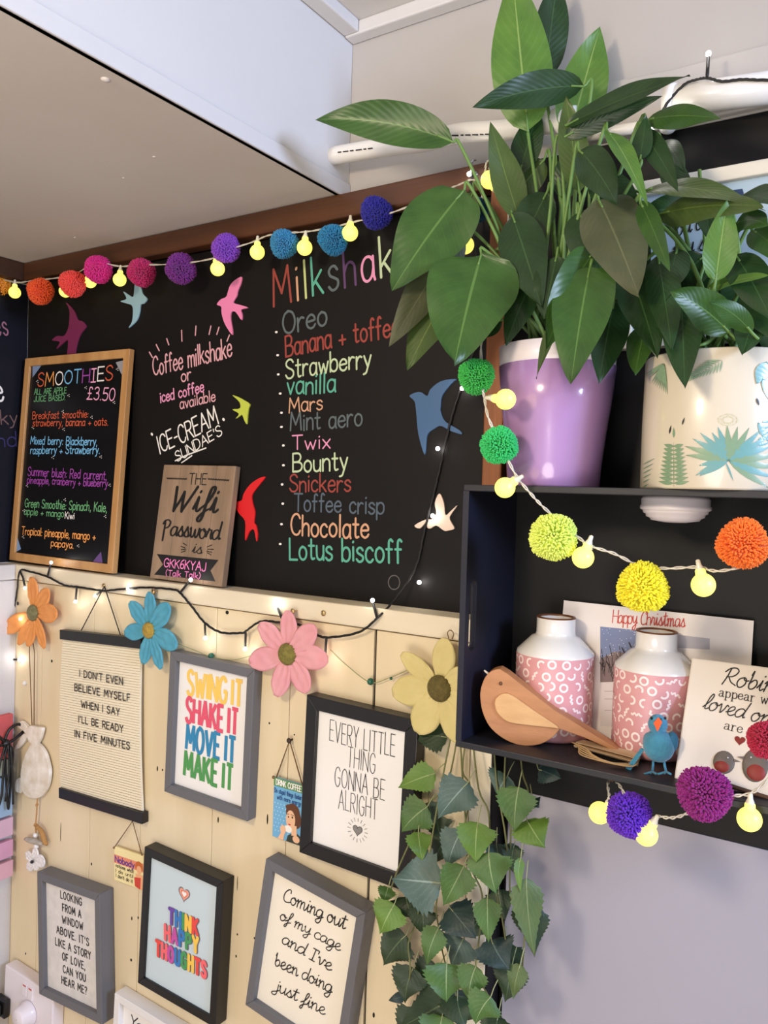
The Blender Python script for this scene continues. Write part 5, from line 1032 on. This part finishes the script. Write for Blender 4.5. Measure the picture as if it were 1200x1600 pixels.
fairy('black cable fairy lights draped along the cream rail and up over the chalkboard', at(380, 985, e),
  [[(-30, 1190, f_), (2, 1140, f_), (12, 1080, f_), (14, 1032, f_), (20, 970, f_), (27, 920, f_), (31, 892, e), (46, 893, e), (74, 901, e), (100, 914, e), (122, 917, e), (160, 923, e), (175, 922, e), (225, 918, e), (270, 921, e), (281, 926, e), (300, 948, e), (320, 973, e), (345, 988, e), (378, 989, e), (384, 986, e), (408, 971, e), (440, 973, e), (470, 977, e), (492, 990, e), (512, 996, e), (560, 988, e), (590, 965, e), (622, 930, -.03), (650, 885, -.008), (663, 830, -.005), (678, 770, -.005), (692, 710, -.005), (706, 650, -.005), (722, 600, -.005), (742, 540, -.008), (750, 470, -.02), (744, 400, -.03), (736, 300, -.04), (738, 275, -.045)], [(31, 892, e), (36, 903, e), (39, 915, e)]],
  [(74, 901, e, 80, 879, e-.006), (36, 903, e, 39, 919, e), (120, 917, e, 118, 940, e), (160, 922, e, 149, 931, e), (215, 919, e, 200, 920, e), (282, 925, e, 298, 906, e-.004), (320, 973, e, 321, 997, e), (384, 987, e, 383, 1014, e), (443, 972, e, 432, 946, e), (510, 995, e, 508, 1026, f_-.012), (589, 966, e, 582, 938, e), (14, 1030, f_, 30, 1031, f_), (30, 965, f_, 32, 967, f_-.02),
   (652, 908, -.003, 655, 910, -.006), (676, 803, -.004, 676, 806, -.007), (684, 702, -.004, 684, 701, -.007), (720, 607, -.004, 722, 607, -.007), (738, 275, -.045, 733, 272, -.05)])
fairy('black cable fairy lights lying on the thick white pipe at the top right', at(1120, 128, -.06),
  [[(1030, 195, -.05), (1040, 165, -.066), (1068, 133, -.066), (1090, 124, -.068), (1106, 122, -.068), (1128, 127, -.068), (1160, 124, -.068), (1200, 125, -.068), (1290, 122, -.068)]],
  [(1105, 121, -.068, 1107, 84, -.062), (1030, 195, -.05, 1018, 201, -.04), (1040, 168, -.06, 1036, 180, -.07)])

# ------------------------------------------------------------------ paper flowers on a green string
M_pol = {}
def petal(c, ang, L, wd, y, tilt):
    """padded paper petal: gathered at the middle, bulging, with a rolled rim"""
    d = XU*cos(ang)+ZU*sin(ang); s_ = -XU*sin(ang)+ZU*cos(ang); mb = MB(); n, m_ = 16, 10; vs = []; rnd = random.Random(int(ang*100)+int(c.x*1000))
    for side in (0, 1):
        for i in range(n+1):
            t = i/n; h = wd/2*(max(0, sin(pi*min(1, t**1.35)*.97+.03*(1-t)))**.62); h = max(h, wd*.12*(1-t))
            for j in range(m_+1):
                u = -1+2*j/m_; bul = (1-u*u)**.5*.0045*(sin(pi*t)**.5) if abs(u) < 1 else 0
                rim = .0016 if abs(u) > .75 or t > .93 else 0
                pl_ = .0020*sin(u*9+t*2)*(1-t)**.8+.0006*sin(t*23+u*4)+rnd.uniform(-.0004, .0004)
                out_ = (bul*.55+rim+pl_) if side == 0 else -(bul*.5)
                vs.append(c+d*(L*t)+s_*(u*h)+NB*(out_+.004+tilt*t*L))
    fs = []; o2 = (n+1)*(m_+1)
    for i in range(n):
        for j in range(m_):
            a = i*(m_+1)+j; q = (a, a+1, a+m_+2, a+m_+1); fs.append(q[::-1]); fs.append(tuple(o2+z for z in q))
    for i in range(n):
        for j in (0, m_):
            a = i*(m_+1)+j; b = a+m_+1; fs.append((a, b, o2+b, o2+a) if j else (b, a, o2+a, o2+b))
    a = n*(m_+1)
    for j in range(m_): fs.append((a+j+1, a+j, o2+a+j, o2+a+j+1))
    return mb.add(vs, fs, 0, True)
def flower(label, cx, cy, y, c, c2, pets, rc, loop, mid):
    p = at(cx, cy, y); k = pxm(p)*1.07; t = thing('paper_flower', label, 'paper flower', p, 'paper flowers on the cream boards')
    pm = mat('paper_'+label.split()[0], c, .75, c2, 22, .8, trans=.12, bump=.25, bscale=90)
    for i, (tx, ty, w_) in enumerate(pets):
        q = at(tx, ty, y); v = q-p; ang = math.atan2(v.z, v.x); obj('petal', petal(p+NB*.0006*i, ang, v.length, w_*k*1.28, y, .05), pm, t)
    cm = mat('seed_centre_'+label.split()[0], mid, .8, tuple(int(v*.6) for v in mid), 140, .7, bump=.9, bscale=420)
    obj('centre', MB().ball(p+NB*.011, rc*k*1.15, 24, 12, 0, (1, .45, 1)), cm, t)
    if loop:
        l0 = at(*loop, y-.004); obj('hanging_loop', MB().tube(catmull([l0+V((-.003, 0, -.008)), l0+V((-.006, 0, .002)), l0+V((0, 0, .007)), l0+V((.006, 0, .001)), l0+V((.003, 0, -.008))], 4), .0009, 6), M_twine, t)
    return t
yf = PF-.012
flower('orange paper flower in the left corner with a lit bulb behind a petal', 57, 957, yf, (238, 166, 96), (220, 138, 68), [(55, 901, 21), (82, 921, 20), (96, 958, 22), (76, 1012, 16), (50, 1009, 20), (13, 984, 21), (36, 1006, 16)], 10.5, None, (140, 136, 90))
flower('turquoise blue paper flower between the letter board and SWING IT frame', 238, 984, yf-.004, (96, 176, 198), (66, 146, 176), [(239, 924, 20), (208, 940, 21), (200, 988, 20), (229, 1036, 20), (258, 1044, 18), (284, 1008, 24), (272, 944, 24)], 10.5, (240, 924), (206, 170, 70))
flower('pink paper flower above the EVERY LITTLE THING frame', 454, 1021, yf-.006, (234, 176, 180), (224, 150, 160), [(455, 953, 25), (410, 974, 26), (395, 1033, 28), (437, 1086, 27), (487, 1080, 28), (519, 1029, 28), (500, 978, 27)], 14, None, (150, 140, 62))
flower('pale yellow paper flower half hidden by the crate side', 691, 1074, yf-.010, (226, 212, 150), (208, 192, 124), [(700, 996, 30), (632, 1020, 24), (618, 1080, 36), (656, 1142, 38), (722, 1158, 30), (748, 1100, 30), (742, 1050, 28)], 17, (704, 991), (122, 108, 50))
gs = thing('bead_string', 'thin green string with green beads strung between the paper flowers', 'string', at(420, 1060, PF-.004)); yg = PF-.006
g = MB(); M_gstr = mat('green_string', (150, 152, 104), .8)
for c in ([(262, 1000), (300, 1014), (330, 1026), (365, 1031), (400, 1022)], [(516, 1015), (540, 1038), (578, 1066), (606, 1060), (640, 1046)]): obj('string', MB().tube(catmull([at(x, y, yg-.002) for x, y in c], 5), .0009, 6), M_gstr, gs)
for x, y, r in ((330, 1025, 5), (579, 1065, 5.5), (611, 1060, 2.5)): p = at(x, y, yg-.003); obj('bead', MB().ball(p, r*pxm(p), 16, 10), mat('green_bead', (24, 92, 70), .35), gs)
for x, y, nm in ((506, 958, 'brass upholstery pin on the rail right of the pink flower'), (458, 955, 'brass pin through the top petal of the pink flower'), (240, 925, 'brass pin through the top petal of the turquoise flower'), (163, 915, 'brass pin on the rail holding the letter board cord')):
    p = at(x, y, RF if x in (506, 163) else RF-.012); q = MB().ball(p+NB*.002, .0055, 14, 8, 0, (1, .5, 1)); q.tube([p, V((p.x, PF, p.z))], .0014, 6)
    tag(obj('brass_pin', q, mat('brass', (186, 158, 110), .3, metal=.9)), nm, 'pin', 'brass pins')

# ------------------------------------------------------------------ whitewashed hanging rabbit
yr = PF-.014; bw_ = mat('whitewash', (238, 234, 224), .75, (214, 202, 182), 30, .3, bump=.3, bscale=70)
rab = thing('rabbit_ornament', 'whitewashed wooden rabbit hanging on twine with beads and a small flower', 'ornament', at(52, 1250, yr))
def zr2(x, y): return (x/5.714, y/5.714+1100)
def rp(l, dy=0.): return [at(*zr2(*q), yr+dy) for q in l]
TH = V((0, .009, 0))
obj('body', MB().prism(catmull(rp([(285, 345), (340, 360), (395, 430), (425, 520), (440, 620), (420, 740), (370, 820), (310, 845), (240, 825), (195, 770), (182, 660), (195, 540), (230, 440)]), 4, True), TH), bw_, rab, .001)
obj('head', MB().prism(catmull(rp([(262, 200), (310, 205), (372, 215), (370, 260), (352, 320), (320, 365), (275, 355), (245, 310), (245, 240)], -.001), 4, True), TH), bw_, rab, .001)
for i, l in enumerate(([(262, 250), (240, 205), (190, 155), (150, 170), (160, 205), (205, 240), (240, 275)], [(245, 275), (205, 270), (165, 330), (130, 395), (150, 402), (195, 360), (235, 310)])): obj('ear', MB().prism(catmull(rp(l, .002), 4, True), TH), bw_, rab, .001)
obj('tail', MB().prism(catmull(rp([(185, 665), (150, 670), (132, 720), (140, 780), (190, 795), (205, 740)], .003), 4, True), TH), bw_, rab, .001)
tw = MB(); tw.tube(rp([(285, 200), (268, -728+0)], 0), .0011, 6) if False else None
nl_ = at(50, 972, PF); tw.tube([nl_+NB*.006, at(46, 1020, yr), at(50, 1133, yr)], .0013, 6); tw.tube([nl_+NB*.006, at(54, 1020, yr), at(53, 1133, yr)], .0013, 6)
obj('hanging_twine', tw, M_twine, rab)
tw = MB(); P = rp([(335, 845), (330, 900), (326, 980), (318, 1080), (322, 1170)]); tw.tube(catmull(P, 4), .0018, 7); tw.ball(P[3], .005, 10, 8); tw.ball(P[1], .004, 10, 8); tw.tube(catmull(rp([(322, 1085), (370, 1140), (400, 1230), (420, 1255)]), 4), [.004, .005, .005, .0055, .006, .006, .0065, .006, .006, .006, .005, .005, .004], 8); obj('jute_tassel', tw, mat('jute', (172, 128, 74), .9, bump=.4, bscale=260), rab)
for x, y in ((318, 1170), (325, 1268)): p = rp([(x, y)])[0]; obj('bead', MB().ball(p, .0065, 16, 10), M_wframe, rab)
obj('driftwood', MB().tube(catmull(rp([(225, 1205), (290, 1220), (340, 1235), (385, 1245)]), 3), [.004, .0065, .007, .0075, .007, .0075, .007, .006, .006, .004][:10], 9), mat('driftwood_bark', (196, 190, 178), .8, (150, 140, 124), 50, .6), rab)
fl_c = rp([(310, 1400)])[0]
for tx, ty, w_ in ((325, 1290, 60), (400, 1405, 80), (335, 1480, 62), (250, 1470, 64), (235, 1335, 62)):
    q = rp([(tx, ty)])[0]; v = q-fl_c; obj('petal', petal(fl_c+V((0, .004, 0)), math.atan2(v.z, v.x), v.length*1.05, w_/5.714*pxm(fl_c)*1.5, yr, 0), M_wframe, rab)
obj('flower_centre', MB().ball(fl_c+NB*.008, .0042, 12, 8), M_blk, rab)
obj('nail', MB().ball(nl_+NB*.005, .0035, 10, 8), mat('old_nail', (70, 56, 44), .6), rab)
wp_ = MB(); p = at(41, 1067, PF); wp_.ball(p+NB*.004, .0058, 14, 10); wp_.tube([p, p+NB*.004], .0015, 6); tag(obj('white_push_pin', wp_, M_wframe), 'white round push pin left of the rabbit\'s twine', 'pin')

# ------------------------------------------------------------------ painted slat sign and black cord on the left wall
xl = XL2+.020
def lw(px, py): return atx(px, py, xl)
ss = thing('slat_sign', 'wooden slat sign painted red, green, blue and pink on the left wall', 'sign', lw(0, 1360)+V((-.012, -.15, 0)))
for t0, t1, c in ((1115, 1182, (206, 92, 92)), (1184, 1207, (170, 182, 172)), (1211, 1272, (150, 180, 206)), (1276, 1304, (214, 176, 194)), (1311, 1337, (216, 160, 186)), (1343, 1368, (222, 172, 182))):
    a, b = lw(21, t0), lw(21, t1); obj('slat', MB().box((XL2+.003, a.y-.36, b.z), (xl, a.y, a.z)), mat('slat_%d' % t0, c, .65, tuple(int(v*.88) for v in c), 12, .7), ss, .0015)
obj('backing_batten', MB().box((XL2-.008, lw(21, 1360).y-.08, lw(21, 1366).z), (XL2+.003, lw(21, 1360).y-.05, lw(21, 1117).z)), M_lwall, ss)
bc = thing('cord_bundle', 'bundle of black ribbon cord tied in a bow in front of the slat sign', 'cord', lw(5, 1270)); rr_ = V((.014, 0, 0)); M_rib = mat('black_ribbon', (16, 16, 18), .4)
def lp(l, o=0.): return [lw(*q)+rr_+V((o, 0, 0)) for q in l]
for i, l in enumerate(([(2, 1155), (10, 1138), (24, 1130), (33, 1138), (22, 1150), (8, 1160)], [(4, 1160), (-20, 1140), (-40, 1150), (-20, 1166), (3, 1160)], [(4, 1160), (12, 1180), (10, 1210), (7, 1255), (5, 1256), (2, 1210), (1, 1165)], [(3, 1162), (-2, 1190), (-6, 1240), (-12, 1255), (-10, 1200), (0, 1162)], [(6, 1160), (11, 1172), (10, 1188)], [(2, 1160), (4, 1200), (-2, 1248)], [(5, 1162), (8, 1210), (9, 1252)])):
    obj('cord', MB().tube(catmull(lp(l, .003*i), 6), .0038 if i < 2 else .0030, 8), M_rib, bc)
obj('knot', MB().ball(lp([(4, 1160)])[0], .011, 12, 8), M_rib, bc)

# ------------------------------------------------------------------ double wall socket with plugs
ysk = PF-.034
F, wd, ht = rectF([(7, 1507), (82, 1556), (8, 1590), (84, 1644)], (V((0, ysk, 1.6)), NB)); O, U, W, N = F; ht = wd*.59; W = N.cross(U); W = W if W.z > 0 else -W
tl = onplane(8, 1507, O, N); O = tl+U*wd/2-W*ht/2; F = (O, U, W, N)
sk_ = thing('wall_socket', 'white double wall socket low in the left corner', 'socket', O-W*ht/2+V((0, .017, 0)))
sp_ = obj('plate', MB().obox(F, (-wd/2, -ht/2, -.033), (wd/2, ht/2, 0)), Mw, sk_, .003)
for u in (-.06, .06): obj('switch', MB().obox(F, (u*wd-.009, ht*.12, -.001), (u*wd+.009, ht*.38, .003)), Mw, sk_, .001); obj('red_mark', MB().obox(F, (u*wd-.006, ht*.33, .003), (u*wd+.006, ht*.36, .0034)), mat('red_switch_mark', (190, 60, 50), .4), sk_)
c = onplane(46, 1582, O, N)
wpg = thing('white_plug', 'round white plug adaptor in the right half of the wall socket', 'plug', c)
obj('plug_body', MB().lathe([(.030, 0), (.030, .010), (.026, .014), (.024, .030), (.020, .034), (.001, .035)], c+N*.0008, 40, 0, N), Mw, wpg)
c = onplane(10, 1568, O, N)
bpg = thing('black_plug', 'black moulded plug in the left half of the wall socket', 'plug', c)
pf2 = (c, U, W, N); obj('plug_body', MB().obox(pf2, (-.024, -.026, .0008), (.020, .022, .018)), M_rib, bpg, .004); obj('grip', MB().obox(pf2, (-.018, -.020, .018), (.012, .012, .048)), M_rib, bpg, .005)
obj('cable', MB().tube(catmull([c+N*.046-W*.004, c+N*.07-W*.03, c+N*.075-W*.12-U*.03, c+N*.06-W*.3-U*.05], 6), .0038, 8), M_rib, bpg)
